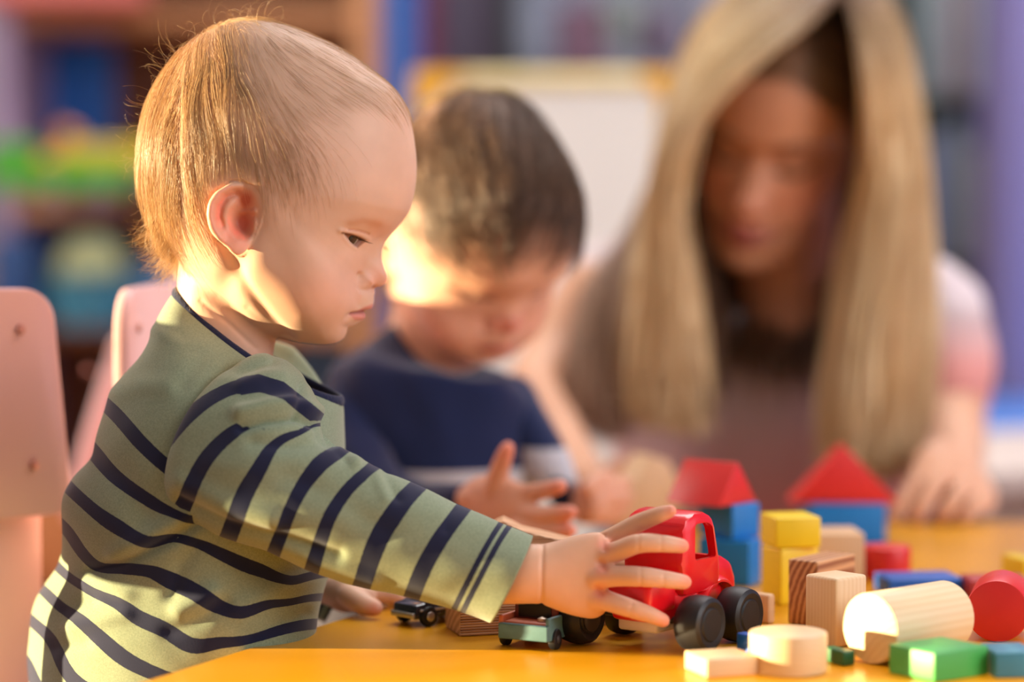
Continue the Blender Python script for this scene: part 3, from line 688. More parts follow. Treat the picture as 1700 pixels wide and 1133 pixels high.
# wooden roof-shaped block the woman and the boy hold
me = prism_me('building_block', [(-.028, -.020), (.030, -.020), (.030, .018), (.018, .030), (-.028, .006)], .035, .002); me.materials.append(beech)
hb_ = P(1062, 825, 1.93)
o = link('building_block', me); o.location = hb_; o.rotation_euler = (0, math.radians(-28), math.radians(20)); tag(o, 'angled wooden block held between the boy and the woman', 'toy block', 'toy building blocks')
# ------------------------------------------------ skin, cloth and hair materials
def skin_mat(name, sss=.18, rough=.5, scale=.006, bump=.04):
    m, N, L, b = new_mat(name)
    at = N.new('ShaderNodeAttribute'); at.attribute_name = 'col'
    tc = N.new('ShaderNodeTexCoord'); n = N.new('ShaderNodeTexNoise'); n.inputs['Scale'].default_value = 45; n.inputs['Detail'].default_value = 5
    L.new(tc.outputs['Object'], n.inputs['Vector'])
    mr = N.new('ShaderNodeMapRange'); mr.inputs[1].default_value = .3; mr.inputs[2].default_value = .7; mr.inputs[3].default_value = .94; mr.inputs[4].default_value = 1.05
    L.new(n.outputs['Fac'], mr.inputs[0])
    mx = N.new('ShaderNodeMix'); mx.data_type = 'RGBA'; mx.blend_type = 'MULTIPLY'; mx.inputs[0].default_value = 1
    L.new(at.outputs['Color'], mx.inputs[6]); L.new(mr.outputs[0], mx.inputs[7]); L.new(mx.outputs[2], b.inputs['Base Color'])
    b.inputs['Roughness'].default_value = rough; b.inputs['Specular IOR Level'].default_value = .35
    b.inputs['Subsurface Weight'].default_value = sss; b.inputs['Subsurface Radius'].default_value = (1.0, .36, .2); b.inputs['Subsurface Scale'].default_value = scale
    b.inputs['Sheen Weight'].default_value = .12; b.inputs['Sheen Roughness'].default_value = .4
    n2 = N.new('ShaderNodeTexNoise'); n2.inputs['Scale'].default_value = 700; n2.inputs['Detail'].default_value = 3; L.new(tc.outputs['Object'], n2.inputs['Vector'])
    bp = N.new('ShaderNodeBump'); bp.inputs['Strength'].default_value = bump; bp.inputs['Distance'].default_value = .0006
    L.new(n2.outputs['Fac'], bp.inputs['Height']); L.new(bp.outputs['Normal'], b.inputs['Normal'])
    return m
def hair_mat(name, c1, c2, rough=.38, trans=.35, root=None):
    m, N, L, b = new_mat(name)
    at = N.new('ShaderNodeAttribute'); at.attribute_name = 'rnd'; r = N.new('ShaderNodeValToRGB')
    r.color_ramp.elements[0].color = c1 + (1,); r.color_ramp.elements[1].color = c2 + (1,); L.new(at.outputs['Fac'], r.inputs['Fac'])
    out = r.outputs['Color']
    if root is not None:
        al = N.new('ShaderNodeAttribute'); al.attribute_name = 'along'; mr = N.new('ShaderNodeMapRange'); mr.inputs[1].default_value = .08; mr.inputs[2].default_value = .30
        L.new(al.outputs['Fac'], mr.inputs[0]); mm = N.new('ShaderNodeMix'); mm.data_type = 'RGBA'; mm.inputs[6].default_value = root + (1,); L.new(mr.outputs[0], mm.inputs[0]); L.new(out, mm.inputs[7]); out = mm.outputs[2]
    L.new(out, b.inputs['Base Color']); b.inputs['Roughness'].default_value = rough; b.inputs['Specular IOR Level'].default_value = .6
    t = N.new('ShaderNodeBsdfTranslucent'); L.new(out, t.inputs[0]); mx = N.new('ShaderNodeMixShader'); mx.inputs[0].default_value = trans
    L.new(b.outputs[0], mx.inputs[1]); L.new(t.outputs[0], mx.inputs[2]); L.new(mx.outputs[0], N['Material Output'].inputs['Surface'])
    return m
def cloth_nodes(name, rough=.9, weave=1400, bump=.12):
    m, N, L, b = new_mat(name); tc = N.new('ShaderNodeTexCoord'); n = N.new('ShaderNodeTexNoise'); n.inputs['Scale'].default_value = weave; n.inputs['Detail'].default_value = 3
    L.new(tc.outputs['Object'], n.inputs['Vector']); bp = N.new('ShaderNodeBump'); bp.inputs['Strength'].default_value = bump; bp.inputs['Distance'].default_value = .0008
    L.new(n.outputs['Fac'], bp.inputs['Height']); L.new(bp.outputs['Normal'], b.inputs['Normal'])
    b.inputs['Roughness'].default_value = rough; b.inputs['Specular IOR Level'].default_value = .15; b.inputs['Sheen Weight'].default_value = .25; b.inputs['Sheen Roughness'].default_value = .5
    return m, N, L, b, tc, n
def stripe_mat():
    """sage green jersey with navy stripes at whole numbers of the fabric coordinate t"""
    m, N, L, b, tc, n = cloth_nodes('striped_jersey')
    at = N.new('ShaderNodeAttribute'); at.attribute_name = 't'
    w1 = N.new('ShaderNodeTexNoise'); w1.inputs['Scale'].default_value = 500; L.new(tc.outputs['Object'], w1.inputs['Vector'])
    def math_(op, a, b2=None, v=None):
        q = N.new('ShaderNodeMath'); q.operation = op
        if hasattr(a, 'default_value') or hasattr(a, 'links'): L.new(a, q.inputs[0])
        if b2 is not None: L.new(b2, q.inputs[1])
        if v is not None: q.inputs[1].default_value = v
        return q.outputs[0]
    jit = math_('MULTIPLY', math_('SUBTRACT', w1.outputs['Fac'], v=.5), v=.02)
    t = math_('ADD', at.outputs['Fac'], jit)
    fr = math_('ABSOLUTE', math_('SUBTRACT', t, math_('ROUND', t)))
    wd = N.new('ShaderNodeAttribute'); wd.attribute_name = 'wid'
    ins = math_('LESS_THAN', fr, wd.outputs['Fac'])
    # the cuff stripe has a thin green line down its middle
    lm = N.new('ShaderNodeAttribute'); lm.attribute_name = 'split'
    core = math_('MULTIPLY', math_('LESS_THAN', fr, v=.035), lm.outputs['Fac'])
    fac = math_('MULTIPLY', ins, math_('SUBTRACT', math_('ADD', core, v=0), v=0)) if False else None
    one = N.new('ShaderNodeMath'); one.operation = 'SUBTRACT'; one.inputs[0].default_value = 1; L.new(core, one.inputs[1])
    fac = math_('MULTIPLY', ins, one.outputs[0])
    n3 = N.new('ShaderNodeTexNoise'); n3.inputs['Scale'].default_value = 1100; n3.inputs['Detail'].default_value = 4; L.new(tc.outputs['Object'], n3.inputs['Vector'])
    r = N.new('ShaderNodeValToRGB'); r.color_ramp.elements[0].position = .35; r.color_ramp.elements[1].position = .65
    r.color_ramp.elements[0].color = s2l(124, 136, 110) + (1,); r.color_ramp.elements[1].color = s2l(140, 152, 125) + (1,); L.new(n3.outputs['Fac'], r.inputs['Fac'])
    mx = N.new('ShaderNodeMix'); mx.data_type = 'RGBA'; L.new(fac, mx.inputs[0]); L.new(r.outputs['Color'], mx.inputs[6]); mx.inputs[7].default_value = s2l(26, 31, 58) + (1,)
    L.new(mx.outputs[2], b.inputs['Base Color'])
    return m
def two_tone(name, lo, hi, attr='t', mid=.5, soft=.06):
    m, N, L, b, tc, n = cloth_nodes(name); at = N.new('ShaderNodeAttribute'); at.attribute_name = attr; r = N.new('ShaderNodeValToRGB')
    r.color_ramp.elements[0].position = mid - soft; r.color_ramp.elements[1].position = mid + soft
    r.color_ramp.elements[0].color = lo + (1,); r.color_ramp.elements[1].color = hi + (1,); L.new(at.outputs['Fac'], r.inputs['Fac']); L.new(r.outputs['Color'], b.inputs['Base Color'])
    return m

# ------------------------------------------------ heads
class Head:
    """head in its own profile plane: x forward, y down, l towards the person's right; unit u metres"""
    def __init__(s, full, base, c, W, center, fwd, up, tilt, u, n1=560, n2=300, nexp=2.15, sig=None):
        s.c = np.array(c, float); s.W = W; s.u = u; s.nexp = nexp
        f = Vector(fwd).normalized(); up = Vector(up); up = (up - f * up.dot(f)).normalized(); r = f.cross(up)
        s.M = np.array([list(f), list(up), list(r)]); s.center = np.array(center); s.tilt = math.radians(tilt)
        def polar(pts):
            p = np.array(pts, float) - s.c; a = np.arctan2(p[:, 1], p[:, 0]); r_ = np.hypot(p[:, 0], p[:, 1]); o = np.argsort(a); a, r_ = a[o], r_[o]
            return lambda t: np.interp((t + PI) % (2 * PI) - PI, np.concatenate([a - 2 * PI, a, a + 2 * PI]), np.concatenate([r_, r_, r_]))
        s.Rf, s.Rb = polar(full), polar(base)
        th = np.linspace(-PI, PI, n1, endpoint=False)
        # denser towards the face
        th = th + .55 * np.sin(th - .7) * -1 * .6
        def sm(v, k):
            for _ in range(k): v = (np.roll(v, 1) + 2 * v + np.roll(v, -1)) / 4
            return v
        Rf = sm(s.Rf(th), 3); Rb = sm(s.Rb(th), 10)
        lam = np.linspace(-PI / 2 + .004, PI / 2 - .004, n2); q = np.sin(lam); fac = (1 - np.abs(q) ** nexp) ** (1 / nexp)
        S = np.interp((th + PI) % (2 * PI) - PI, *sig)
        lat = q[:, None] * W * np.ones_like(th)[None]
        R = Rb[None] * fac[:, None] + (Rf - Rb)[None] * np.exp(-(lat / S[None]) ** 2 / 2)
        X = s.c[0] + R * np.cos(th); Y = s.c[1] + R * np.sin(th)
        s.V = np.stack([X, Y, lat], -1).reshape(-1, 3)
        Q = grid_faces(n2, n1); s.V = np.vstack([s.V, [[s.c[0], s.c[1], -W], [s.c[0], s.c[1], W]]]); j = np.arange(n1); a = len(s.V) - 2
        T_ = np.vstack([np.stack([np.full(n1, a), (j + 1) % n1, j], 1), np.stack([np.full(n1, a + 1), (n2 - 1) * n1 + j, (n2 - 1) * n1 + (j + 1) % n1], 1)])
        s.Q, s.T = Q, T_
    def world(s, V):
        V = np.asarray(V, float); d = (V[:, :2] - s.c) * s.u; ct_, st_ = math.cos(s.tilt), math.sin(s.tilt)
        a = d[:, 0] * ct_ + d[:, 1] * st_; b = d[:, 0] * st_ - d[:, 1] * ct_
        return s.center + a[:, None] * s.M[0] + b[:, None] * s.M[1] + (V[:, 2] * s.u)[:, None] * s.M[2]
    def local(s, Wd):
        d = np.asarray(Wd, float) - s.center; a = d @ s.M[0]; b = d @ s.M[1]; l = d @ s.M[2]; ct_, st_ = math.cos(s.tilt), math.sin(s.tilt)
        return np.stack([(a * ct_ + b * st_) / s.u + s.c[0], (a * st_ - b * ct_) / s.u + s.c[1], l / s.u], -1)
def gw_(Vl, x, y, sx, sy, rot=0, side=None, l0=None, sl=None):
    c, s = math.cos(math.radians(rot)), math.sin(math.radians(rot)); dx, dy = Vl[:, 0] - x, Vl[:, 1] - y
    a, b = dx * c + dy * s, -dx * s + dy * c; w = np.exp(-(a / sx) ** 2 / 2 - (b / sy) ** 2 / 2)
    if l0 is not None: w = w * np.exp(-((np.abs(Vl[:, 2]) - l0) / sl) ** 2 / 2)
    if side is not None: w = w * (Vl[:, 2] * side > 0)
    return w
def line_w(Vl, pts, sig, l0=None, sl=None):
    """closeness to a polyline in the profile plane"""
    p = np.array(pts, float); best = np.full(len(Vl), 1e9); q = Vl[:, :2]
    for a, b in zip(p[:-1], p[1:]):
        d = b - a; t = np.clip(((q - a) @ d) / (d @ d), 0, 1); best = np.minimum(best, np.linalg.norm(q - a - t[:, None] * d, axis=1))
    w = np.exp(-(best / sig) ** 2 / 2)
    if l0 is not None: w = w * np.exp(-((np.abs(Vl[:, 2]) - l0) / sl) ** 2 / 2)
    return w
def inpoly(q, poly):
    """signed distance (positive inside) to a polygon"""
    p = np.array(poly, float); best = np.full(len(q), 1e9); ins = np.zeros(len(q), bool)
    for a, b in zip(p, np.roll(p, -1, axis=0)):
        d = b - a; t = np.clip(((q - a) @ d) / (d @ d), 0, 1); best = np.minimum(best, np.linalg.norm(q - a - t[:, None] * d, axis=1))
        c = ((a[1] > q[:, 1]) != (b[1] > q[:, 1])) & (q[:, 0] < (b[0] - a[0]) * (q[:, 1] - a[1]) / (b[1] - a[1] + 1e-12) + a[0]); ins ^= c
    return np.where(ins, best, -best)
def sstep(x, a, b): t = np.clip((x - a) / (b - a), 0, 1); return t * t * (3 - 2 * t)

K1 = 1.49 / F
def nr(px, py, lat):
    """profile-plane place of a feature seen at (px,py) on a surface lat px nearer the camera"""
    s_ = (1.49 - lat * K1) / 1.49; return (CX + (px - CX) * s_, HY + (py - HY) * s_)
# traced outline of the toddler (profile), px
BF = [(238, 290), (239, 225), (252, 172), (275, 127), (303, 90), (345, 55), (396, 38), (441, 37), (485, 47), (529, 65), (573, 87), (617, 118), (655, 150), (676, 186),
      (688, 241), (691, 279), (690, 300), (687, 322), (679, 351), (662, 374), (648, 390), (638, 403), (634, 415), (633, 430), (637, 445), (642.5, 456), (643, 464), (638, 473), (628, 477),
      (624, 484), (621.5, 492), (621, 500), (619.5, 506), (614, 513), (604, 517.5), (602.5, 525), (597, 533), (587, 539.5), (577, 543.5), (572, 550), (569, 558), (561, 566.5), (546, 571.5),
      (518, 571), (489, 567), (455, 558), (420, 545), (380, 512), (330, 470), (296, 430), (270, 395), (252, 350), (243, 320)]
BB = [p for p in BF if not (p[0] > 560 and 360 < p[1] < 575)] + [(672, 358), (650, 380), (633, 402), (620, 420), (608, 440), (599, 458), (594, 476), (592, 495), (589, 512), (584, 528), (577, 543), (568, 557), (556, 566)]
BSIG = ([-3.2, .2, .45, .62, .74, .80, .88, .97, 1.05, 1.15, 1.25, 3.2], [60, 60, 22, 17, 17, 20, 30, 34, 34, 42, 60, 60])
def baby_head(center, fwd, up, tilt=20, u=K1, **k):
    return Head(BF, BB, (455, 310), 174, center, fwd, up, tilt, u, sig=BSIG, **k)
EYE_T = [nr(571, 387, 112), nr(584, 390.5, 108), nr(597, 395.5, 98), nr(606, 401, 88), nr(600, 405, 90), nr(592.5, 411.5, 96), nr(584, 405, 104), nr(577, 396, 108)]
def baby_features(Vl, Nn, lowres=False):
    """displacement (profile-plane units along the normal)"""
    D = np.zeros(len(Vl)); A = lambda amp, *a, **k: np.multiply(amp, gw_(Vl, *a, **k))
    f = lambda px, py, lat: nr(px, py, lat)
    D += A(7, *f(530, 480, 130), 48, 42, 0, l0=115, sl=50)      # cheek
    D += A(5, *f(560, 505, 90), 24, 22, 0, l0=85, sl=30)        # lower cheek by the mouth
    D += A(-6, *f(590, 402, 90), 24, 15, 15, l0=85, sl=40)      # eye socket
    D += A(2.6, *f(606, 366, 80), 34, 9, 12, l0=75, sl=40)        # brow
    D += A(-4, *f(625, 392, 40), 9, 15, 20, l0=42, sl=16)       # inner corner by the nose bridge
    D += A(11, 609, 465, 8.5, 8.5, 0, l0=24, sl=11)
    D += -4 * line_w(Vl, [(597, 479.5), (612, 481), (628, 481)], 2.4) * (np.abs(Vl[:, 2]) < 48)                 # nose wing
    D += -8 * line_w(Vl, [(598, 455), (596.5, 464), (596.5, 474)], 3.2) * np.exp(-((np.abs(Vl[:, 2]) - 36) / 20) ** 2 / 2)           # crease behind the wing
    D += A(-4.5, 620, 476, 5, 3, 10, l0=12, sl=5.5)             # nostril
    D += A(-1.6, 617, 490, 8, 9, 10, l0=0, sl=5)                # philtrum
    D += A(-4, 577, 520, 6, 5, 0, l0=52, sl=12)                 # mouth corner
    D += -4.5 * line_w(Vl, [(575, 520), (590, 517.5), (612, 516.5)], 1.9) * (np.abs(Vl[:, 2]) < 56)
    D += 2.6 * line_w(Vl, [(588, 511), (612, 508)], 4.2) * np.exp(-(np.abs(Vl[:, 2]) / 36) ** 4)
    D += 4.2 * line_w(Vl, [(585, 524.5), (600, 525)], 4.0) * np.exp(-(np.abs(Vl[:, 2]) / 38) ** 4)
    D += A(3.0, 566, 556, 16, 12, 0, l0=0, sl=30)               # chin
    D += A(-2.5, 574, 541, 10, 4, 30, l0=0, sl=40)              # fold under the lip
    D += A(-5, *f(470, 395, 160), 30, 45, 0, l0=150, sl=40)     # temple, before the ear
    D += A(6, 370, 215, 80, 80, 0, l0=160, sl=70)               # parietal bump
    D += 4.5 * line_w(Vl, [f(418, 420, 140), f(455, 465, 135), f(498, 515, 115)], 20) * (np.abs(Vl[:, 2]) > 60)
    D += A(4, 620, 230, 45, 60, 0, l0=70, sl=50)                # forehead boss
    D += A(-7, *f(395, 440, 120), 14, 40, 35, l0=110, sl=60)    # behind the jaw
    # lids and the opening
    sd = inpoly(Vl[:, :2], EYE_T); side = np.abs(Vl[:, 2]) > 55
    D += -6.5 * sstep(sd, -.6, 2.2) * side
    D += 2.2 * line_w(Vl, [nr(566, 383, 112), nr(583, 386, 108), nr(600, 391.5, 98), nr(612, 399, 84)], 3.0) * side
    D += 1.0 * line_w(Vl, [nr(573, 396, 110), nr(582, 408, 104), nr(592, 415, 96), nr(603, 408, 88)], 2.2) * side
    D += -1.5 * line_w(Vl, [nr(578, 381, 108), nr(594, 383, 100), nr(612, 389, 84)], 1.3) * side
    return D
SKIN1 = np.array(s2l(220, 178, 151)); 
def mixc(C, col, w): w = np.clip(w, 0, 1)[:, None]; return C * (1 - w) + np.array(col) * w
def baby_color(Vl, skin, hair, lash=False, hairmask=None, hs=.8):
    C = np.tile(skin, (len(Vl), 1))
    al = np.abs(Vl[:, 2])
    C = mixc(C, np.array(s2l(232, 140, 116)), .24 * gw_(Vl, 545, 485, 48, 36, 0) * (al > 40))
    C = mixc(C, np.array(s2l(226, 130, 105)), .35 * gw_(Vl, 632, 462, 16, 14))
    C = mixc(C, np.array(s2l(208, 134, 98)), .42 * gw_(Vl, *nr(628, 378, 60), 13, 11, 30) * (al > 25))  # shade between brow and inner eye put into the skin colour
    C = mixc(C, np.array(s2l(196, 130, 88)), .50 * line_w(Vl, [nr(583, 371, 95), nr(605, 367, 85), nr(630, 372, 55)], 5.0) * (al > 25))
    up_ = inpoly(Vl[:, :2], [(592, 516.5), (599, 512), (607, 508.5), (616, 504.5), (626, 505), (620, 517), (604, 517.5)])
    lo_ = inpoly(Vl[:, :2], [(582, 519), (592, 518), (612, 517), (612, 526), (600, 532), (590, 530)])
    lipw = np.maximum(sstep(up_, -1.6, 1.6), sstep(lo_, -1.8, 1.8)) * (al < 62)
    C = mixc(C, np.array(s2l(208, 122, 112)), .75 * lipw)
    C = mixc(C, np.array(s2l(120, 40, 34)), .8 * line_w(Vl, [(583, 518), (597, 517.2), (613, 516.5)], 1.7) * (al < 52))
    C = mixc(C, np.array(s2l(150, 70, 50)), .8 * gw_(Vl, 620, 476.5, 4, 2.4, 10, l0=12, sl=6))
    sd = inpoly(Vl[:, :2], EYE_T)
    C = mixc(C, np.array(s2l(120, 66, 44)), .8 * sstep(sd, -1.5, .8) * (al > 50))
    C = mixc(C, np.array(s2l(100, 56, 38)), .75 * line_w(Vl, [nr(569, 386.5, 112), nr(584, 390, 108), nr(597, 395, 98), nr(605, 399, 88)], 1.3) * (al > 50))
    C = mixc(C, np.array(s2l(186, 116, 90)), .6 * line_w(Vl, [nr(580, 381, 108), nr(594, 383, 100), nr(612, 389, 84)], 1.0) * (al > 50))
    if hairmask is not None: C = mixc(C, hair, hs * hairmask)
    return C
EAR_OUT = [(407, 305), (396, 302.6), (383, 304), (371, 311), (359, 319), (351, 330), (346, 343), (345, 356), (346.5, 370), (351, 384), (359.5, 395), (369, 404), (377, 411), (384, 419), (392, 424), (400, 422.5),
           (407, 417), (413, 408), (418, 396), (423, 384), (429, 370), (433, 356), (434, 341), (430, 326), (421, 312)]
def ear_mesh(side=1, lat0=153, n_r=30, n_a=96):
    """outer ear as a relief over its outline: helix rim, antihelix, bowl, tragus and lobe"""
    P0 = np.array([nr(x, y, 168) for x, y in EAR_OUT]); P0 = catmull(np.vstack([P0, P0[:1]]), 6)[:-1]
    c = np.array(nr(388, 362, 168)); n_a = len(P0)
    ts = np.concatenate([np.linspace(0, .86, n_r), [.92, .96, .985, 1.0]]); rings = []
    def height(q):
        t_ = (nr(432, 0, 168)[0] - q[:, 0]) / 88.0
        h = lat0 + 4 + 32 * np.clip(t_, -.2, 1.1) ** 1.0                     # the ear stands off towards the back
        sd = inpoly(q, P0); S = lambda pts: [nr(x, y, 168) for x, y in pts]; z = np.zeros(len(q)); V3 = np.hstack([q, np.zeros((len(q), 1))])
        g = lambda x, y, sx, sy, r=0: gw_(V3, *nr(x, y, 168), sx, sy, r)
        h += 5.5 * line_w(V3, S([(424, 345), (420, 322), (405, 309), (384, 309), (366, 319), (354, 338), (352, 358), (357, 378), (366, 394)]), 4.6)   # helix rim
        h -= 8 * line_w(V3, S([(392, 321), (376, 328), (366, 343), (364, 360), (368, 375)]), 4.0)       # groove inside it
        h += 4.5 * line_w(V3, S([(404, 345), (392, 337), (381, 346), (375, 360), (377, 375), (386, 389)]), 4.5)   # antihelix
        h -= 22 * g(407, 331, 7.5, 10, 25)                                    # hollow at the top
        h -= 27 * g(397, 366, 13.5, 17, 10) + 14 * g(408, 383, 6, 9, 15)      # bowl and canal
        h += 9 * g(421, 372, 5.5, 13, 10)                                     # tragus
        h += 5 * line_w(V3, S([(423, 352), (411, 351), (399, 354)]), 3.4)     # crus
        h += 4 * g(398, 398, 9, 5, -10)                                       # antitragus
        h += 3 * g(390, 411, 11, 9)                                           # lobe
        return h, sd
    front, back = [], []
    for t in ts:
        q = c + (P0 - c) * t; h, sd = height(q); rnd = 4.2 * (1 - np.sqrt(np.clip(1 - np.clip(1 - sd / 5.5, 0, 1) ** 2, 0, 1)))
        front.append(np.hstack([q, (h - rnd)[:, None]]))
    for t in ts[::-1][1:]:
        q = c + (P0 - c) * t; h, sd = height(q); base_h = lat0 + 4 + 32 * np.clip((nr(432, 0, 168)[0] - q[:, 0]) / 88.0, -.2, 1.1); rnd = 4.2 * (1 - np.sqrt(np.clip(1 - np.clip(1 - sd / 5.5, 0, 1) ** 2, 0, 1)))
        hb = np.minimum(base_h - 8, h - 6.5); e = sstep(sd, 0, 7); hb = (h - 8.4) * (1 - e) + hb * e
        back.append(np.hstack([q, hb[:, None]]))
    R = np.array(front + back); V, Q, Tt = rings_mesh(R)
    V = V.copy(); V[:, 2] *= side
    return V, Q, Tt

# ================================================ the toddler in the striped shirt
skin1 = skin_mat('fair_toddler_skin')
hip = P(300, 1240, 1.49)
tod = empty('person', (hip.x, 1.49, 0), 'fair haired toddler in a green and navy striped shirt reaching for the red truck', 'person')
cW = np.array(P(455, 310, 1.49))
H1 = baby_head(cW, (math.cos(math.radians(20)), 0, -math.sin(math.radians(20))), (0, 0, 1))
# neck: centre line in px, joined to the head in one surface
neck = sil([(318, 380, 470, 430, 1.49, 68), (297, 440, 462, 500, 1.49, 70), (294, 485, 458, 560, 1.49, 76), (286, 520, 452, 600, 1.49, 80), (292, 560, 448, 650, 1.49, 82), (300, 620, 450, 720, 1.49, 100)], per=6, n=60)
earR = ear_mesh(1); earL = ear_mesh(-1)
def sink_ear(H):
    Vt = H.V.copy(); ex_, ey_ = nr(399, 360, 168); g_ = np.exp(-((Vt[:, 0] - ex_) / 20) ** 2 / 2 - ((Vt[:, 1] - ey_) / 28) ** 2 / 2); Vt[:, 2] -= np.sign(Vt[:, 2]) * 20 * g_ * (np.abs(Vt[:, 2]) > 60); return Vt
HV = H1.world(sink_ear(H1))
V, Q = voxel([(HV, H1.Q, H1.T), neck, (H1.world(earR[0]), earR[1], earR[2]), (H1.world(earL[0]), earL[1], earL[2])], .00075)
L_ = H1.local(V)
al = np.abs(L_[:, 2])
wn = sstep(L_[:, 1], 385, 430) * (1 - sstep(L_[:, 0], 440, 520)) * np.where(inpoly(L_[:, :2], [nr(x, y, 168) for x, y in EAR_OUT]) > -3, 0, 1)
V = smooth(V, Q, 2, None, .5); V = smooth(V, Q, 45, wn, .7)
ear_z = (inpoly(L_[:, :2], [nr(x, y, 168) for x, y in EAR_OUT]) > -4) & (al > 120)
L_ = H1.local(V); Nn = normals(V, Q)
D = baby_features(L_, Nn) * ~ear_z
D += -6 * line_w(L_, [nr(362, 385, 130), nr(385, 430, 122), nr(412, 478, 112), nr(446, 526, 100), nr(474, 560, 85)], 8) * (np.abs(L_[:, 2]) > 40) * ~ear_z
D += -1.6 * line_w(L_, [nr(412, 512, 80), nr(440, 540, 85), nr(466, 566, 85)], 5) * (L_[:, 2] > 20) + -1.6 * line_w(L_, [nr(330, 500, 80), nr(380, 540, 85), nr(420, 580, 85)], 3.0) * (L_[:, 2] > 20)
V = V + Nn * (D * K1)[:, None]
V = smooth(V, Q, 1, None, .4)
headV, headQ = V, Q
HL = H1.local(headV)
def baby_hairmask(Vl, jit=0):
    """1 where hair grows: everything above a line from the forehead over the temple to behind the ear"""
    line = [(692, 172), (668, 205), (640, 200), (600, 190), (560, 200), (520, 235), (470, 275), (445, 300), (420, 312), (396, 306), (352, 330), (340, 372), (335, 420), (300, 445), (225, 452), (190, 200), (300, -20), (560, -10), (740, 120)]
    return inpoly(Vl[:, :2], line)
hm = sstep(baby_hairmask(HL), -4, 26) * (1 - .55 * sstep(HL[:, 0], 380, 560))
ear_m = (inpoly(HL[:, :2], [nr(x, y, 168) for x, y in EAR_OUT]) > -4) & (np.abs(HL[:, 2]) > 120)
hm = hm * ~ear_m
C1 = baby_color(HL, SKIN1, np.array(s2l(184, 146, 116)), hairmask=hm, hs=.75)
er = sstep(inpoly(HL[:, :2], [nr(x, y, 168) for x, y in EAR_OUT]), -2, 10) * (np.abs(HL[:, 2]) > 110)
C1 = mixc(C1, np.array(s2l(232, 152, 112)), .5 * er)  # glow of light through the ear put into its skin tint
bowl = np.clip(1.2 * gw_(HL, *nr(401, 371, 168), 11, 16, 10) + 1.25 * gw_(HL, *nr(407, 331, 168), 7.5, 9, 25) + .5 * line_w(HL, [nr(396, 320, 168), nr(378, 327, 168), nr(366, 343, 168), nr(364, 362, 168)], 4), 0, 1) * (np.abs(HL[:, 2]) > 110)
C1 = mixc(C1, np.array(s2l(186, 66, 44)), .75 * bowl)  # shade in the ear hollows painted into the skin colour
HEAD_BVH = BVHTree.FromPolygons([tuple(v) for v in headV.tolist()], headQ.tolist())

# ---- right arm and hand (px, px, depth) ----
def pt(x, y, Y): return tuple(P(x, y, Y))
def chain(pts, rpx, n=20, per=5): return tube([pt(*p) for p in pts], [r * p[2] / F for p, r in zip(pts, rpx)], n, per)
Yh_ = 1.395
arm = sil([(470, 690, 400, 860, 1.45, 55), (640, 815, 590, 945, 1.42, 50), (800, 885, 765, 1000, 1.405, 46), (868, 902, 845, 1003, Yh_, 44), (903, 903, 893, 1003, Yh_, 40), (925, 898, 915, 1010, Yh_, 37), (960, 888, 948, 1022, Yh_, 32), (995, 884, 985, 1028, Yh_, 27), (1012, 896, 1006, 1018, Yh_, 20)], per=6, n=48)
hand_parts = [arm]
FG = [([(985, 912, 1.41), (1024, 888, 1.402), (1062, 868, 1.395), (1095, 855, 1.388), (1113, 849, 1.386)], [20, 16.5, 16, 14, 11.5]),
      ([(985, 930, 1.395), (1022, 917, 1.388), (1060, 903, 1.380), (1098, 903, 1.380), (1132, 907, 1.384)], [21, 18, 17, 15.5, 12.8]),
      ([(985, 960, 1.390), (1022, 957, 1.383), (1062, 958, 1.377), (1100, 962, 1.378), (1136, 967, 1.382)], [21, 18, 17.5, 15.5, 13]),
      ([(985, 992, 1.392), (1014, 1000, 1.386), (1048, 1011, 1.382), (1078, 1021, 1.382), (1101, 1031, 1.384)], [20, 17.5, 16.5, 14.5, 12.2])]
for p, r in FG: hand_parts.append(chain(p, r))
hand_parts.append(chain([(950, 925, 1.405), (985, 905, 1.425), (1030, 900, 1.44), (1065, 915, 1.445)], [22, 19, 16, 13]))   # thumb beyond the truck
HVr, HQr = voxel(hand_parts, .00075)
HVr = smooth(HVr, HQr, 14, None, .5)
Nh = normals(HVr, HQr); hx, hy = proj(HVr); q2 = np.stack([hx, hy, np.zeros(len(hx))], -1); near = Nh[:, 1] < .3
Dh = np.zeros(len(hx))
for (a, b, s_, am) in [((1003, 890), (1002, 912), 3.5, -3.2), ((996, 935), (1003, 945), 4, -3.0), ((992, 975), (998, 985), 4, -3.2), ((901, 900), (899, 1006), 2.6, -2.4), ((1060, 890), (1060, 915), 2.5, -.9), ((1064, 944), (1064, 974), 2.5, -.9), ((1098, 890), (1098, 915), 2.2, -.8), ((1102, 950), (1102, 978), 2.2, -.8), ((1050, 1000), (1044, 1024), 2.5, -.9)]:
    Dh += am * line_w(q2, [a, b], s_) * near
HVr = HVr + Nh * (Dh * 1.39 / F)[:, None]
def hand_col(n, q2, tips, base, kn=None):
    C = np.tile(base, (n, 1))
    for x, y, r in tips: C = mixc(C, np.array(s2l(232, 122, 100)), .55 * gw_(q2, x, y, r, r))
    return C
CH = hand_col(len(hx), q2, [(1120, 847, 12), (1142, 907, 12), (1147, 968, 12), (1110, 1034, 12), (1003, 905, 9), (1000, 945, 9), (997, 985, 9)], SKIN1 * np.array([.97, .90, .84]))
for (x, y, a) in ((1118, 842, -18), (1141, 902, 5), (1146, 962, 8), (1108, 1028, 22)):
    pass
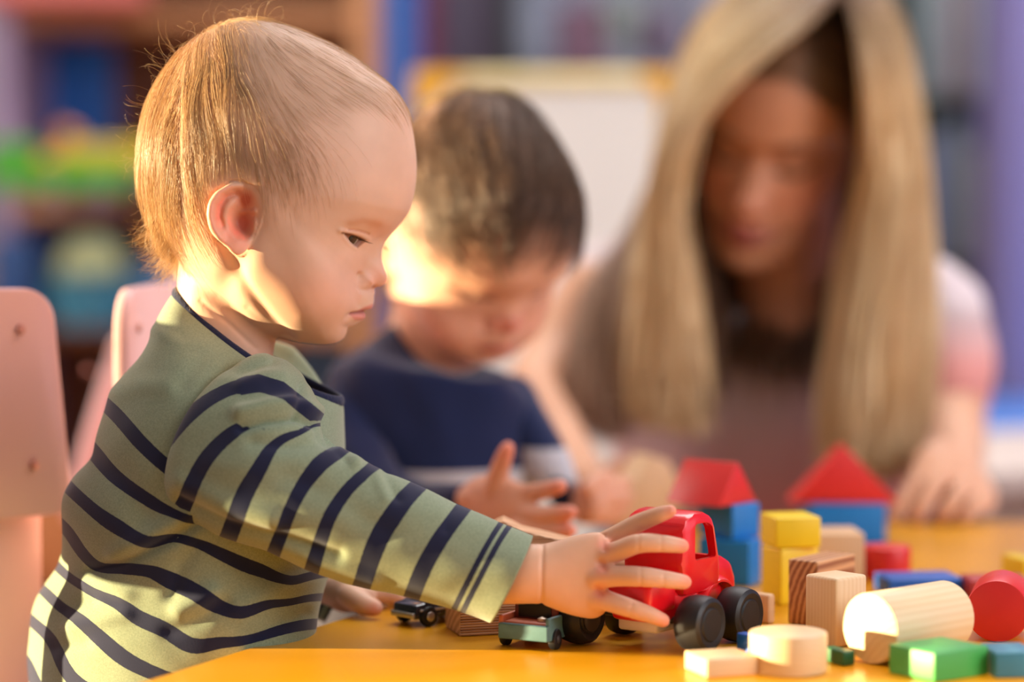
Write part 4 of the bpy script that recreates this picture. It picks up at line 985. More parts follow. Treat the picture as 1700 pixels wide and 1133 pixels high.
# ---- left hand on the table edge, behind
hl = [chain([(470, 940, 1.60), (530, 970, 1.56), (575, 988, 1.535)], [34, 32, 31]), chain([(575, 986, 1.535), (600, 992, 1.53)], [32, 27]),
      chain([(580, 990, 1.522), (604, 1004, 1.512), (622, 1010, 1.508)], [21, 19, 15]),
      chain([(600, 983, 1.54), (640, 988, 1.55), (665, 998, 1.555)], [19, 16, 13]), chain([(600, 976, 1.55), (645, 982, 1.57), (672, 992, 1.58)], [18, 15, 12]),
      chain([(598, 975, 1.56), (640, 978, 1.59), (668, 988, 1.60)], [14, 12, 10]), chain([(595, 975, 1.57), (630, 976, 1.605), (655, 984, 1.62)], [13, 11, 9])]
LV, LQ = voxel(hl, .0012); LV = smooth(LV, LQ, 8)
lx, ly = proj(LV); CL = hand_col(len(lx), np.stack([lx, ly, lx * 0], -1), [(622, 1014, 10)], SKIN1)
# ---- lower body (hidden by shirt, chair and table): trunk, legs, feet
trunk = voxel([sil([(330, 650, 440, 700, 1.49, 70), (270, 740, 480, 820, 1.49, 140), (200, 900, 440, 950, 1.49, 140), (150, 1080, 400, 1130, 1.49, 145), (150, 1250, 390, 1290, 1.49, 160)], per=5, n=40)] +
              [tube([(hip.x - .04, 1.49 + s * .042, .36), (hip.x - .035, 1.49 + s * .05, .2), (hip.x - .05, 1.49 + s * .05, .05)], [.05, .042, .032]) for s in (-1, 1)] +
              [tube([(hip.x - .06, 1.49 + s * .05, .032), (hip.x + .03, 1.49 + s * .055, .026)], [.03, .024]) for s in (-1, 1)], .004)
VB, QB, _ = join([(headV, headQ), (HVr, HQr), (LV, LQ), (smooth(trunk[0], trunk[1], 6), trunk[1])])
CB = np.vstack([C1, CH, CL, np.tile(SKIN1, (len(trunk[0]), 1))])
me = npmesh('body', VB, [QB]); set_col(me, 'col', CB); link('body', me, skin1, tod, world=True, smooth=True)

# ---- eyes
def eyeball(H, cx, cy, lat, r, look, parent, wmat):
    """sphere with iris drawn by the angle to the gaze"""
    c = H.world(np.array([[cx, cy, lat]]))[0]; bm = bmesh.new(); bmesh.ops.create_uvsphere(bm, u_segments=48, v_segments=32, radius=r)
    me = bm_mesh('eye', bm); d = Vector(look).normalized(); co = np.array([v.co[:] for v in me.vertices]) / r; a = np.degrees(np.arccos(np.clip(co @ np.array(d), -1, 1)))
    set_attr(me, 'ang', a / 90); o = link('eye', me, wmat, parent, smooth=True); me.transform(Matrix.Translation(Vector(c) - parent.location)); return o
em, N, L, b = new_mat('brown_eye'); at = N.new('ShaderNodeAttribute'); at.attribute_name = 'ang'; r = N.new('ShaderNodeValToRGB'); cr = r.color_ramp
cr.elements[0].position = .0; cr.elements[0].color = (.004, .003, .003, 1); cr.elements[1].position = .44; cr.elements[1].color = s2l(150, 132, 120) + (1,)  # eye white coloured darker to stand for lash shade
for p_, c_ in ((.14, (.004, .003, .003, 1)), (.17, s2l(52, 38, 30) + (1,)), (.34, s2l(78, 60, 48) + (1,)), (.39, s2l(50, 38, 32) + (1,))):
    e_ = cr.elements.new(p_); e_.color = c_
L.new(at.outputs['Fac'], r.inputs['Fac']); L.new(r.outputs['Color'], b.inputs['Base Color']); b.inputs['Roughness'].default_value = .2; b.inputs['Coat Weight'].default_value = .1; b.inputs['Specular IOR Level'].default_value = .3
# centre the eyeballs just under the lids
for sd_ in (1, -1):
    ex, ey = nr(585.5, 398.5, 100)
    w0 = Vector(H1.world(np.array([[ex, ey, sd_ * 300]]))[0]); hit = HEAD_BVH.ray_cast(w0, Vector((0, sd_ * 1.0, 0)))
    lat_s = abs(H1.local(np.array([list(hit[0])]))[0, 2]); nrm = hit[1]
    cL = H1.local(np.array([list(hit[0] - nrm * .0091)]))[0]
    eyeball(H1, cL[0], cL[1], cL[2], .0105, (.34, -sd_ * .92, -.20), tod, em)
    print('eye lat', lat_s, tuple(nrm))

# ---- hair
def walk(bvh, start, dirf, steps, step, lift, gravity=0, curl=0.0, seed=0):
    """follow the scalp from a root; dirf(point, normal) gives the wished direction"""
    p = Vector(start); out = []; rr = random.random() * 6.28; ax = None
    for i in range(steps):
        hit = bvh.find_nearest(p); n = hit[1]; q = hit[0]
        d = dirf(q, n); d = d - n * d.dot(n)
        if d.length < 1e-6: d = Vector((1, 0, 0))
        d.normalize()
        if ax is None: ax = n.cross(d)
        t = i / (steps - 1); cu = curl * t * t
        out.append(q + n * (lift * math.sin(min(1, t * 1.3) * PI * .5) + .0002) + ax * math.sin(rr + i * .9) * cu + n * abs(math.cos(rr + i * .8)) * cu)
        p = q + d * step
    return out
hair1 = hair_mat('golden_baby_hair', s2l(168, 122, 76), s2l(236, 200, 146), .35, .3)
crown = np.array([335, 86.0])
def flow1(q, n):
    l = H1.local(np.array([list(q)]))[0]; v = np.array([l[0] - crown[0], l[1] - crown[1]]); dl = l[2] + 55; r_ = math.sqrt(v[0] ** 2 + v[1] ** 2 + dl * dl * .6) + 1e-6; v = v / r_
    x, y = l[0], l[1]
    # forward over the top, down at the sides and the back
    fwdw = max(0, min(1, (x - 400) / 160)) * max(0, min(1, (330 - y) / 120))
    tgt = np.array([.82, .57]) * fwdw + np.array([-.12 if x < 320 else .16, 1.0]) * (1 - fwdw) * min(1, r_ / 90)
    v = v * max(0, 1 - r_ / 150) + tgt * min(1, r_ / 110)
    nz = noise.noise(Vector((x / 26, y / 60, l[2] / 40))); v = v + .28 * nz * np.array([-v[1], v[0]])
    latd = dl / r_ * max(0, 1 - r_ / 170)
    a = np.array([[l[0], l[1], l[2]], [l[0] + v[0], l[1] + v[1], l[2] + latd]]); wv_ = H1.world(a); return Vector(wv_[1] - wv_[0]).normalized()
hmask_roots = sstep(baby_hairmask(HL), 0, 18) * ~ear_m
idx = np.where(hmask_roots > .3)[0]
dens = np.where(HL[idx, 0] < 420, 1.0, .42) * np.where(HL[idx, 2] > -40, 1, .35); dens /= dens.sum()
Sx, Rx = [], []
NS = 7600
for i in np.random.choice(idx, NS, p=dens):
    l = HL[i]; back = sstep(np.array([l[0]]), 430, 330)[0]
    ln = (.020 + .030 * back) * random.uniform(.6, 1.15)
    if l[0] > 560: ln *= .8
    stw = walk(HEAD_BVH, headV[i], flow1, 9, ln / 8, .0006 + .0022 * back * random.random(), curl=.0008 * back * random.random())
    Sx.append([list(p) for p in stw]); r0 = random.uniform(.00005, .00008) * (1.1 if back > .4 else .8); Rx.append(np.linspace(r0, r0 * .35, 9))
# locks: clumps of strands that share a path, with curled tips at the nape
def lock(px, py, lat, n_, ln, spread, lift, curl, K=9):
    a = H1.world(np.array([[px, py, lat]]))[0]
    for _ in range(n_):
        s0 = Vector(a) + Vector(np.random.randn(3) * spread)
        stw = walk(HEAD_BVH, s0, flow1, K, ln / (K - 1) * random.uniform(.8, 1.1), lift * random.uniform(.5, 1.3), curl=curl * random.uniform(.4, 1.3))
        Sx.append([list(p) for p in stw]); r0 = random.uniform(.00006, .0001); Rx.append(np.linspace(r0, r0 * .3, K))
for px, py, lat, n_, ln, sp, li, cu in [(360, 110, 120, 60, .050, .004, .004, .001), (395, 130, 130, 60, .045, .004, .005, .001), (420, 150, 150, 40, .045, .003, .004, .001), (330, 130, 120, 70, .05, .005, .004, .001), (300, 200, 120, 80, .045, .006, .004, .001),
                                        (330, 250, 150, 70, .04, .006, .004, .0012), (370, 240, 160, 60, .035, .005, .004, .001), (300, 290, 120, 90, .04, .006, .004, .0015), (270, 300, 60, 90, .045, .006, .004, .003), (265, 350, 60, 90, .032, .005, .005, .005), (285, 390, 60, 70, .024, .005, .005, .005), (255, 240, 50, 70, .05, .006, .004, .002)]:
    lock(px, py, lat, n_, ln, sp, li, cu)
# loose curls at the nape
NAPE = []
for _ in range(420):
    t = random.random(); px, py = 262 + 38 * t + random.gauss(0, 5), 352 + 78 * t + random.gauss(0, 8); lat = random.uniform(-70, 95)
    a = Vector(H1.world(np.array([[px, py, lat]]))[0]); hit = HEAD_BVH.find_nearest(a); q, n = hit[0], hit[1]
    d = (n * .55 + Vector((-.15 - .25 * random.random(), 0, -1.0)) + Vector(np.random.randn(3)) * .22).normalized(); ax = Vector((0, 1, 0)) * (1 if random.random() < .75 else -1) + Vector(np.random.randn(3)) * .3; ax.normalize()
    th_ = random.uniform(.05, .34); st_ = random.uniform(.0018, .0032); p = q + n * .0002; pts_ = []
    for k in range(9):
        pts_.append(list(p)); p = p + d * st_; d = Matrix.Rotation(th_ * (.3 + k * .14), 3, ax) @ d
    NAPE.append((pts_, np.linspace(random.uniform(.00006, .0001), .00003, 9)))
# fine short hair on the temple
for _ in range(1500):
    px, py = random.gauss(455, 48), random.gauss(268, 34); a = H1.world(np.array([[px, py, 170]]))[0]; hit = HEAD_BVH.find_nearest(Vector(a))
    if hit[1].y > -.2: continue
    stw = walk(HEAD_BVH, hit[0], flow1, 9, random.uniform(.008, .016) / 8, .0003); Sx.append([list(p) for p in stw]); Rx.append(np.linspace(.000035, .00002, 9))
# flyaway hairs curling off the crown and the nape
for _ in range(150):
    if random.random() < .6: px, py = random.choice([(300, 95), (330, 72), (280, 125), (360, 52), (255, 170), (400, 42), (440, 40)])
    else: px, py = random.choice([(240, 260), (250, 340), (262, 380), (285, 420), (238, 210)])
    a = Vector(H1.world(np.array([[px + random.gauss(0, 9), py + random.gauss(0, 9), random.gauss(30, 60)]]))[0]); hit = HEAD_BVH.find_nearest(a); q, n = hit[0], hit[1]
    d = (n * .7 + Vector(np.random.randn(3)) * .5 + Vector((-.1, 0, -.1))).normalized(); tn = d.cross(Vector(np.random.randn(3))).normalized(); pts_ = []; p = q.copy(); th_ = random.uniform(.15, .42); st_ = random.uniform(.0018, .0034)
    for k in range(9):
        pts_.append(list(p)); p = p + d * st_; d = (Matrix.Rotation(th_, 3, tn) @ d)
    Sx.append(pts_); Rx.append(np.linspace(.00006, .00003, 9))
Sx = np.array(Sx); Rx = np.array(Rx); Lx = H1.local(Sx.reshape(-1, 3)).reshape(Sx.shape)
in_ear = ((inpoly(Lx.reshape(-1, 3)[:, :2], [nr(x, y, 168) for x, y in EAR_OUT]) > -1) & (np.abs(Lx.reshape(-1, 3)[:, 2]) > 110)).reshape(Sx.shape[:2]).any(1)
low = (Lx[:, :, 1] > np.where(Lx[:, :, 0] > 300, 440, 470)).any(1); low &= np.abs(Lx[:, -1, 2]) < 400
keep = ~(in_ear & (np.random.rand(len(Sx)) < .97)) & ~(low & (np.random.rand(len(Sx)) < .97))
Sx, Rx = Sx[keep], Rx[keep]
Sx = np.concatenate([Sx, np.array([p for p, r in NAPE])]); Rx = np.concatenate([Rx, np.array([r for p, r in NAPE])])
link('hair', strands_me('hair', Sx, Rx), hair1, tod, world=True)
# lashes and brows
def on_face(bvh, px, py, Y0=1.0):
    o_ = Vector((0, 0, HC)); d = (P(px, py, 1.4) - o_).normalized(); h = bvh.ray_cast(o_, d); return h[0], h[1]
S2, R2 = [], []
for k in range(26):
    t = k / 25; x = 585 + 22 * t + random.uniform(-.6, .6); y = 391.5 + (x - 586) * .42 + random.uniform(-.4, .4)
    h = on_face(HEAD_BVH, x, y)
    if h[0] is None: continue
    q = h[0] + h[1] * .0007; s_ = .0044 * (.6 + .5 * t); d = Vector((.80 + .25 * t, -.34 + .1 * t, -.42 - .05 * t)).normalized(); pts_ = []
    for j in range(6): pts_.append(list(q + d * s_ * j / 5 + Vector((0, 0, .0009)) * (j / 5) ** 2 * 1.0)); 
    S2.append(pts_); R2.append(np.linspace(.0001, .00004, 6))
for k in range(9):   # far eye, seen past the bridge of the nose
    q = Vector(H1.world(np.array([[633 + random.uniform(-1, 1), 408 + k * .6, -52]]))[0]); d = Vector((.8, .2, -.5)).normalized()
    S2.append([list(q + d * .0048 * j / 5) for j in range(6)]); R2.append(np.linspace(.00008, .00003, 6))
lash_m = hair_mat('dark_lash', s2l(70, 50, 40), s2l(96, 70, 52), .5, 0)
nf = len(S2) - 9; link('eyelashes', strands_me('eyelashes', np.array(S2[:nf]), np.array(R2[:nf])), lash_m, tod, world=True); link('eyelashes', strands_me('eyelashes', np.array(S2[nf:]), np.array(R2[nf:])), lash_m, tod, world=True)
# ------------------------------------------------ the striped shirt
jersey = stripe_mat()
navy_rib = mat('navy_rib', s2l(28, 34, 62), .9, .12, 500, .4, spec=.15, sheen=.2)
TR = [(291, 483, 567, 664, 1.49, 90, 0, 0, 0, 20), (268, 520, 569, 690, 1.49, 150, 0, 0, -10, 16), (240, 585, 569, 756, 1.49, 208, 0, 0, -6, 0), (190, 652, 556, 830, 1.49, 226), (150, 755, 545, 888, 1.49, 228), (113, 820, 541, 936, 1.49, 226),
      (105, 893, 536, 966, 1.49, 224, 30, 0), (99, 946, 520, 1036, 1.49, 226, 60, 0), (66, 1003, 505, 1105, 1.49, 230, 80, 0), (52, 1058, 490, 1170, 1.49, 230, 80, 0), (52, 1135, 480, 1240, 1.49, 228, 80, 0), (62, 1230, 468, 1320, 1.49, 220)]
TRg = sil(TR, per=22, n=200, caps=False, sq=2.15)
m_, n_ = TRg.shape[:2]
for i in range(m_):     # the far shoulder is lifted
    w_ = math.exp(-((i / 22 - 1.1) / .75) ** 2) * min(1, i / 10); yy = TRg[i, :, 1]; wv = np.clip((yy - 1.52) / .04, 0, 1) * np.clip((TRg[i, :, 0] + .20) / .06, 0, 1)
    TRg[i, :, 2] += .045 * w_ * wv
TV = TRg.reshape(-1, 3); TQ = grid_faces(m_, n_)
TT = tps([(195, 690), (225, 725), (277, 775), (158, 752), (190, 790), (250, 832), (310, 862), (118, 814), (154, 846), (199, 876), (249, 902), (291, 892), (330, 902), (383, 927), (436, 948), (485, 966), (524, 955),
          (113, 881), (136, 916), (164, 943), (199, 944), (249, 947), (277, 962), (330, 987), (401, 1019), (446, 1003), (506, 994), (100, 945), (139, 973), (189, 998), (228, 1026), (277, 1047), (323, 1075), (365, 1067), (420, 1060),
          (76, 984), (101, 1008), (146, 1040), (182, 1072), (213, 1097), (256, 1118), (55, 1033), (83, 1058), (101, 1096), (118, 1125), (46, 1103), (58, 1128), (330, 940), (436, 983)],
         [1] * 3 + [2] * 4 + [3] * 10 + [4] * 10 + [5] * 8 + [6] * 6 + [7] * 4 + [8] * 2 + [3.5, 3.5], reg=60.)
def fold_noise(V, a, b, c, seed, amp):
    return amp * np.array([noise.noise(Vector((p[0] * a + seed, p[1] * b, p[2] * c))) for p in V])
def fold_lines(V, N_, folds, near=True):
    px_, py_ = proj(V); q = np.stack([px_, py_, px_ * 0], -1); m_ = (N_[:, 1] < .35) if near else 1
    D = np.zeros(len(V))
    for pts, sg, am in folds: D += am * line_w(q, pts, sg) * m_
    return D
TN = normals(TV, TQ)
if TN[n_ * 60 + n_ // 4][1] > 0: TN = -TN
tf = [([(335, 862), (300, 886), (250, 912), (200, 938), (150, 950)], 7, -.0042), ([(330, 848), (290, 868), (240, 895), (190, 920)], 10, .003),
      ([(330, 905), (300, 940), (285, 990)], 9, -.0022), ([(300, 1012), (330, 1000), (350, 985)], 11, .0042), ([(280, 1050), (330, 1030), (370, 1000)], 10, -.002), ([(150, 965), (190, 975), (210, 985)], 12, .003), ([(110, 1010), (150, 1000)], 9, -.002),
      ([(120, 1040), (170, 1030), (210, 1020)], 9, .0026), ([(90, 1075), (140, 1070)], 9, -.0022), ([(196, 655), (230, 640), (280, 640)], 12, .0015), ([(540, 940), (470, 975), (400, 1010)], 14, .003), ([(250, 545), (300, 570), (345, 575)], 8, .0016), ([(300, 560), (340, 590), (300, 640)], 10, -.0015),
      ([(150, 760), (200, 790), (240, 850)], 16, -.0018), ([(420, 1060), (460, 1040), (510, 1020)], 8, -.002)]
TD = fold_lines(TV, TN, tf) + fold_noise(TV, 18, 10, 26, 3.1, .0016) + fold_noise(TV, 55, 30, 60, 9.3, .0006)
ramp = np.repeat(np.clip(np.arange(m_) / 40, 0.15, 1), n_)
TV = TV + TN * (TD * ramp)[:, None]
tx, ty = proj(TV); tval = TT(np.stack([tx, ty], 1)); tval = np.where(tval < .6, .5, tval)
farm = (TV[:, 1] > 1.5)
me = npmesh('shirt_body', TV, [TQ]); set_attr(me, 't', tval); set_attr(me, 'wid', np.full(len(TV), .175)); set_attr(me, 'split', np.zeros(len(TV)))
shirt = link('shirt', me, jersey, tod, world=True, smooth=True)
md = shirt.modifiers.new('cloth', 'SOLIDIFY'); md.thickness = .0012; md.offset = 0
TBVH = BVHTree.FromPolygons([tuple(v) for v in TV.tolist()], TQ.tolist())
# neck band
def band(ring, nxt, hw, tk, name, m, parent, up=.25, stand=0):
    n = len(ring); secs = []; C = ring.mean(0)
    for i in range(n):
        d = nxt[i] - ring[i]; d /= np.linalg.norm(d); d = d + np.array([0, 0, -stand]); d /= np.linalg.norm(d); o_ = ring[i] - C; o_ = o_ - d * o_.dot(d); o_ /= np.linalg.norm(o_)
        a = np.linspace(0, 2 * PI, 12, endpoint=False); secs.append(ring[i] + d * hw * (1 - up) + np.outer(np.cos(a) * hw, d) + np.outer(np.sin(a) * tk, o_))
    R = np.array(secs); R = np.vstack([R, R[:1]]); V, Q, _ = rings_mesh(R, False)
    return link(name, npmesh(name, V, [Q]), m, parent, world=True, smooth=True)
R0 = TV.reshape(m_, n_, 3)
band(R0[0], R0[7], .0034, .0019, 'neck_band', navy_rib, shirt, up=.8, stand=1.3)
# sleeve
SR = [(440, 622, 380, 800, 1.470, 50, -50, 0), (430, 592, 347, 862, 1.440, 92, -92, 10), (470, 616, 376, 885, 1.425, 98, -72, 6), (500, 660, 412, 902, 1.415, 97, -48, 4), (522, 706, 446, 914, 1.411, 94, -28, 0), (562, 742, 492, 934, 1.408, 90, -12, 0), (612, 771, 545, 956, 1.406, 86, -4, 0),
      (690, 806, 612, 975, 1.404, 82), (765, 845, 685, 992, 1.402, 78), (832, 872, 758, 1010, 1.400, 76), (884, 892, 815, 1032, 1.398, 78)]
SRg = sil(SR, per=20, n=160, caps=False)
sm_, sn_ = SRg.shape[:2]; SV = SRg.reshape(-1, 3); SQ = grid_faces(sm_, sn_); SN = normals(SV, SQ)
if SN[sn_ * 100 + sn_ // 4][1] > 0: SN = -SN
sf = [([(330, 600), (400, 615), (450, 600)], 9, -.003), ([(345, 585), (400, 590), (440, 592)], 8, .003), ([(400, 640), (440, 625), (465, 628)], 9, .002), ([(400, 712), (440, 702), (490, 696), (520, 706)], 5, -.0036), ([(400, 686), (440, 676), (490, 670), (520, 684)], 8, .0042),
      ([(420, 735), (480, 742), (545, 735)], 9, -.002), ([(530, 722), (560, 738), (575, 760)], 7, -.003), ([(590, 770), (565, 745)], 6, .003), ([(300, 830), (380, 868), (460, 890), (560, 920)], 8, -.0036), ([(300, 800), (370, 835), (450, 860)], 12, .003),
      ([(470, 905), (540, 935), (620, 960)], 8, .002), ([(640, 790), (660, 830)], 6, -.0012), ([(625, 790), (640, 830)], 6, .0012), ([(480, 790), (560, 830), (640, 880)], 16, -.002), ([(750, 850), (740, 880)], 6, -.001), ([(500, 640), (490, 690)], 6, -.003)]
SD = fold_lines(SV, SN, sf) + fold_noise(SV, 12, 20, 50, 1.7, .0016) + fold_noise(SV, 60, 40, 70, 5.7, .0006)
si = np.repeat(np.arange(sm_) / 20, sn_); SV = SV + SN * (SD * np.clip(si - .6, 0, 1))[:, None]
SS = tps([(278, 735), (310, 697), (350, 664), (390, 645), (430, 638), (470, 650), (492, 668), (406, 708), (370, 733), (340, 767), (320, 805), (303, 845), (520, 706), (470, 728), (435, 772), (405, 825), (385, 880), (562, 754), (520, 787), (490, 832), (467, 888), (455, 918),
          (617, 777), (578, 812), (545, 862), (523, 928), (690, 812), (650, 862), (620, 917), (603, 967), (765, 850), (728, 900), (700, 950), (683, 993), (836, 876), (800, 938), (763, 1010)],
         [0] * 7 + [1] * 5 + [2] * 5 + [3] * 5 + [4] * 4 + [5] * 4 + [6] * 4 + [7] * 3, reg=40.)
sx_, sy_ = proj(SV); sv = SS(np.stack([sx_, sy_], 1)); far_ = SV[:, 1] > 1.43; yf = np.interp(sx_, [396, 411, 440, 490, 512, 530, 560], [703, 707, 713, 713, 704, 700, 745])
# the cap of the shoulder hangs over the first two stripes
cap_ = (sx_ > 398) & (sx_ < 556) & (sy_ < yf) & (SN[:, 1] < .6); arch = np.interp(sx_, [278, 310, 350, 390, 430, 470, 492, 560], [735, 697, 664, 645, 638, 650, 668, 720]); sv = np.where(cap_, np.clip((sy_ - arch) / 88.0, -.45, .48), sv)
sv = np.where(sv > 7.4, 7.4, sv); sv = np.where(sv < -.45, -.45, sv)
me = npmesh('sleeve', SV, [SQ]); set_attr(me, 't', sv); set_attr(me, 'wid', np.where((np.abs(sy_ - yf) < 2.6) & (sx_ > 396) & (sx_ < 558) & (SN[:, 1] < .6), 0, np.where(sv > 6.5, .155, .168))); set_attr(me, 'split', (sv > 6.5).astype(float))
slv = link('sleeve', me, jersey, shirt, world=True, smooth=True); md = slv.modifiers.new('cloth', 'SOLIDIFY'); md.thickness = .0016; md.offset = 0
# left sleeve ending by the table edge
LSR = [(500, 640, 420, 760, 1.56, 70), (510, 760, 420, 860, 1.60, 70), (520, 870, 450, 960, 1.59, 64), (548, 940, 500, 1010, 1.568, 46), (573, 962, 540, 1032, 1.55, 40)]
LG = sil(LSR, per=12, n=60, caps=False); lm_, ln_ = LG.shape[:2]; LVs = LG.reshape(-1, 3)
me = npmesh('sleeve', LVs, [grid_faces(lm_, ln_)]); ti = np.repeat(np.arange(lm_) / 12.0, ln_); set_attr(me, 't', ti * 2.2 + .1); set_attr(me, 'wid', np.full(len(LVs), .2)); set_attr(me, 'split', np.zeros(len(LVs)))
ls = link('sleeve', me, jersey, shirt, world=True, smooth=True); md = ls.modifiers.new('cloth', 'SOLIDIFY'); md.thickness = .0016; md.offset = 0
# seams laid on the cloth
def lay(bvh, pts, off=.0004, per=8):
    out = []; o_ = Vector((0, 0, HC))
    for x, y in catmull(pts, per):
        d = (P(x, y, 1.4) - o_).normalized(); h = bvh.ray_cast(o_, d)
        if h[0] is not None: out.append(h[0] - d * off)
    return out
seam_m = mat('seam_thread', s2l(128, 134, 104), .9, .1, 400); 
sp = lay(TBVH, [(296, 893), (284, 905), (262, 942), (243, 980), (222, 1018), (200, 1048), (160, 1086), (122, 1125)], .0003, 12)
if len(sp) > 4:
    link('side_seam', npmesh('side_seam', *(lambda t: (t[0], [t[1], t[2]]))(tube(sp, [.00028] * len(sp), 8, 1))), seam_m, shirt, world=True, smooth=True)
    S4 = []
    for a, b in zip(sp[:-1], sp[1:]):
        d = (b - a).normalized(); s_ = d.cross(Vector((0, -1, 0))).normalized()
        for t in (0, .5):
            c_ = a.lerp(b, t) - s_ * .0016; S4.append([list(c_ + s_ * (.0012 * (k - 1))) for k in range(3)])
    link('stitching', strands_me('stitching', np.array(S4), np.full((len(S4), 3), .00011), 4), seam_m, shirt, world=True)
SBVH = BVHTree.FromPolygons([tuple(v) for v in SV.tolist()], SQ.tolist())
ap = lay(SBVH, [(340, 592), (318, 622), (303, 650), (292, 690), (290, 735), (290, 780), (298, 820), (314, 850)], .0002, 10)
if len(ap) > 6: link('armhole_seam', npmesh('armhole_seam', *(lambda t: (t[0], [t[1], t[2]]))(tube(ap, [.00035] * len(ap), 8, 1))), seam_m, slv, world=True, smooth=True)
trouser = mat('dark_trousers', s2l(60, 60, 80), .9, .1, 200)
tr_ = voxel([sil([(170, 1215, 410, 1280, 1.49, 150), (130, 1270, 410, 1320, 1.49, 190)], per=5, n=40)] + [tube([(hip.x - .04, 1.49 + s * .045, .37), (hip.x - .035, 1.49 + s * .052, .2), (hip.x - .05, 1.49 + s * .052, .06)], [.05, .046, .04]) for s in (-1, 1)], .004)
link('trousers', npmesh('trousers', smooth(tr_[0], tr_[1], 5), [tr_[1]]), trouser, tod, world=True, smooth=True)
for s in (-1, 1):
    t_ = tube([(hip.x - .065, 1.49 + s * .053, .034), (hip.x - .02, 1.49 + s * .055, .034), (hip.x + .045, 1.49 + s * .06, .026)], [.033, .034, .025]); link('shoe', npmesh('shoe', t_[0], [t_[1], t_[2]]), mat('shoe_blue', s2l(50, 70, 110), .6), tod, world=True, smooth=True)
# ================================================ the boy in navy
def rotv(v, axis, deg): return Matrix.Rotation(math.radians(deg), 3, axis) @ v
Yb2 = 1.86
by = P(720, 1000, Yb2)
boy = empty('person', (by.x, Yb2 + .03, 0), 'brown haired small boy in a navy shirt looking down at his hands', 'person')
az, pt_ = math.radians(33), math.radians(38)
f2 = Vector((math.sin(az) * math.cos(pt_), -math.cos(az) * math.cos(pt_), -math.sin(pt_))); u2 = Vector((0, 0, 1)); u2 = (u2 - f2 * u2.dot(f2)).normalized(); u2 = rotv(u2, f2, 4)
H2 = baby_head(np.array(P(794, 378, Yb2 - .02)), f2, u2, tilt=20, u=K1 * 1.0, n1=420, n2=220)
n2k = sil([(640, 420, 800, 420, Yb2 + .03, 70), (650, 500, 800, 520, Yb2 + .03, 75), (640, 560, 800, 600, Yb2 + .03, 85), (630, 610, 830, 640, Yb2 + .02, 90), (620, 680, 830, 700, Yb2, 80)], per=5, n=48)
e2R = ear_mesh(1); e2L = ear_mesh(-1)
V, Q = voxel([(H2.world(H2.V), H2.Q, H2.T), n2k, (H2.world(e2R[0]), e2R[1], e2R[2]), (H2.world(e2L[0]), e2L[1], e2L[2])], .0013)
V = smooth(V, Q, 3); L2 = H2.local(V); N2 = normals(V, Q); earz = (inpoly(L2[:, :2], [nr(x, y, 168) for x, y in EAR_OUT]) > -4) & (np.abs(L2[:, 2]) > 115)
V = V + N2 * (baby_features(L2, N2) * ~earz * K1)[:, None]; V = smooth(V, Q, 1); L2 = H2.local(V)
def boy_mask(Vl):
    return inpoly(Vl[:, :2], [(700, 150), (690, 222), (655, 262), (600, 285), (540, 300), (480, 315), (440, 325), (420, 312), (396, 300), (352, 330), (345, 380), (330, 430), (300, 445), (215, 452), (180, 200), (300, -30), (560, -20), (740, 100)])
hm2 = sstep(boy_mask(L2), -6, 8) * ~earz
C2 = baby_color(L2, np.array(s2l(222, 172, 146)), np.array(s2l(110, 78, 56)), hairmask=hm2 * (1 - .6 * sstep(L2[:, 1], 200, 260) * (L2[:, 0] < 520)), hs=.9)
al2 = np.abs(L2[:, 2])
C2 = mixc(C2, np.array(s2l(90, 58, 42)), .85 * line_w(L2, [nr(569, 389, 112), nr(590, 400, 105), nr(606, 404, 88), nr(616, 404, 74)], 4.0) * (al2 > 40))
C2 = mixc(C2, np.array(s2l(150, 108, 80)), .6 * line_w(L2, [nr(583, 368, 95), nr(605, 362, 85), nr(632, 368, 50)], 5.0) * (al2 > 22))
C2 = mixc(C2, np.array(s2l(214, 110, 96)), .5 * gw_(L2, 636, 462, 20, 16))
BH2 = BVHTree.FromPolygons([tuple(v) for v in V.tolist()], Q.tolist())
head2 = (V, Q, C2)
# hands
def fingers(list_, dY=0): return [chain([(x, y, Y + dY) for x, y, Y in p], r) for p, r in list_]
hb = [sil([(775, 800, 770, 850, 1.715, 26), (795, 790, 788, 868, 1.705, 30), (830, 788, 822, 900, 1.690, 30), (862, 800, 850, 905, 1.680, 27), (885, 812, 872, 900, 1.675, 20)], per=5, n=36)]
hb += fingers([([(822, 812, 1.69), (830, 780, 1.68), (838, 757, 1.672), (843, 744, 1.668)], [22, 17, 15, 12]), ([(862, 824, 1.68), (892, 818, 1.67), (920, 811, 1.66), (931, 808, 1.655)], [19, 16, 14, 12.5]),
               ([(866, 852, 1.675), (900, 856, 1.66), (932, 853, 1.65), (948, 851, 1.645)], [19, 16, 15, 12.5]), ([(862, 878, 1.67), (895, 882, 1.66), (930, 883, 1.65), (947, 882, 1.645)], [18, 15, 14, 12]),
               ([(855, 895, 1.67), (880, 905, 1.66), (905, 912, 1.65), (918, 914, 1.645)], [16, 13, 12, 10])])
hb += [chain([(690, 835, 1.76), (740, 835, 1.74), (785, 830, 1.71)], [30, 27, 25])]
HB, QHB = voxel(hb, .0013); HB = smooth(HB, QHB, 8)
h3 = [sil([(948, 800, 940, 850, 1.83, 22), (962, 802, 955, 868, 1.81, 25), (985, 800, 980, 872, 1.80, 25), (1005, 806, 1000, 866, 1.80, 18)], per=5, n=30)]
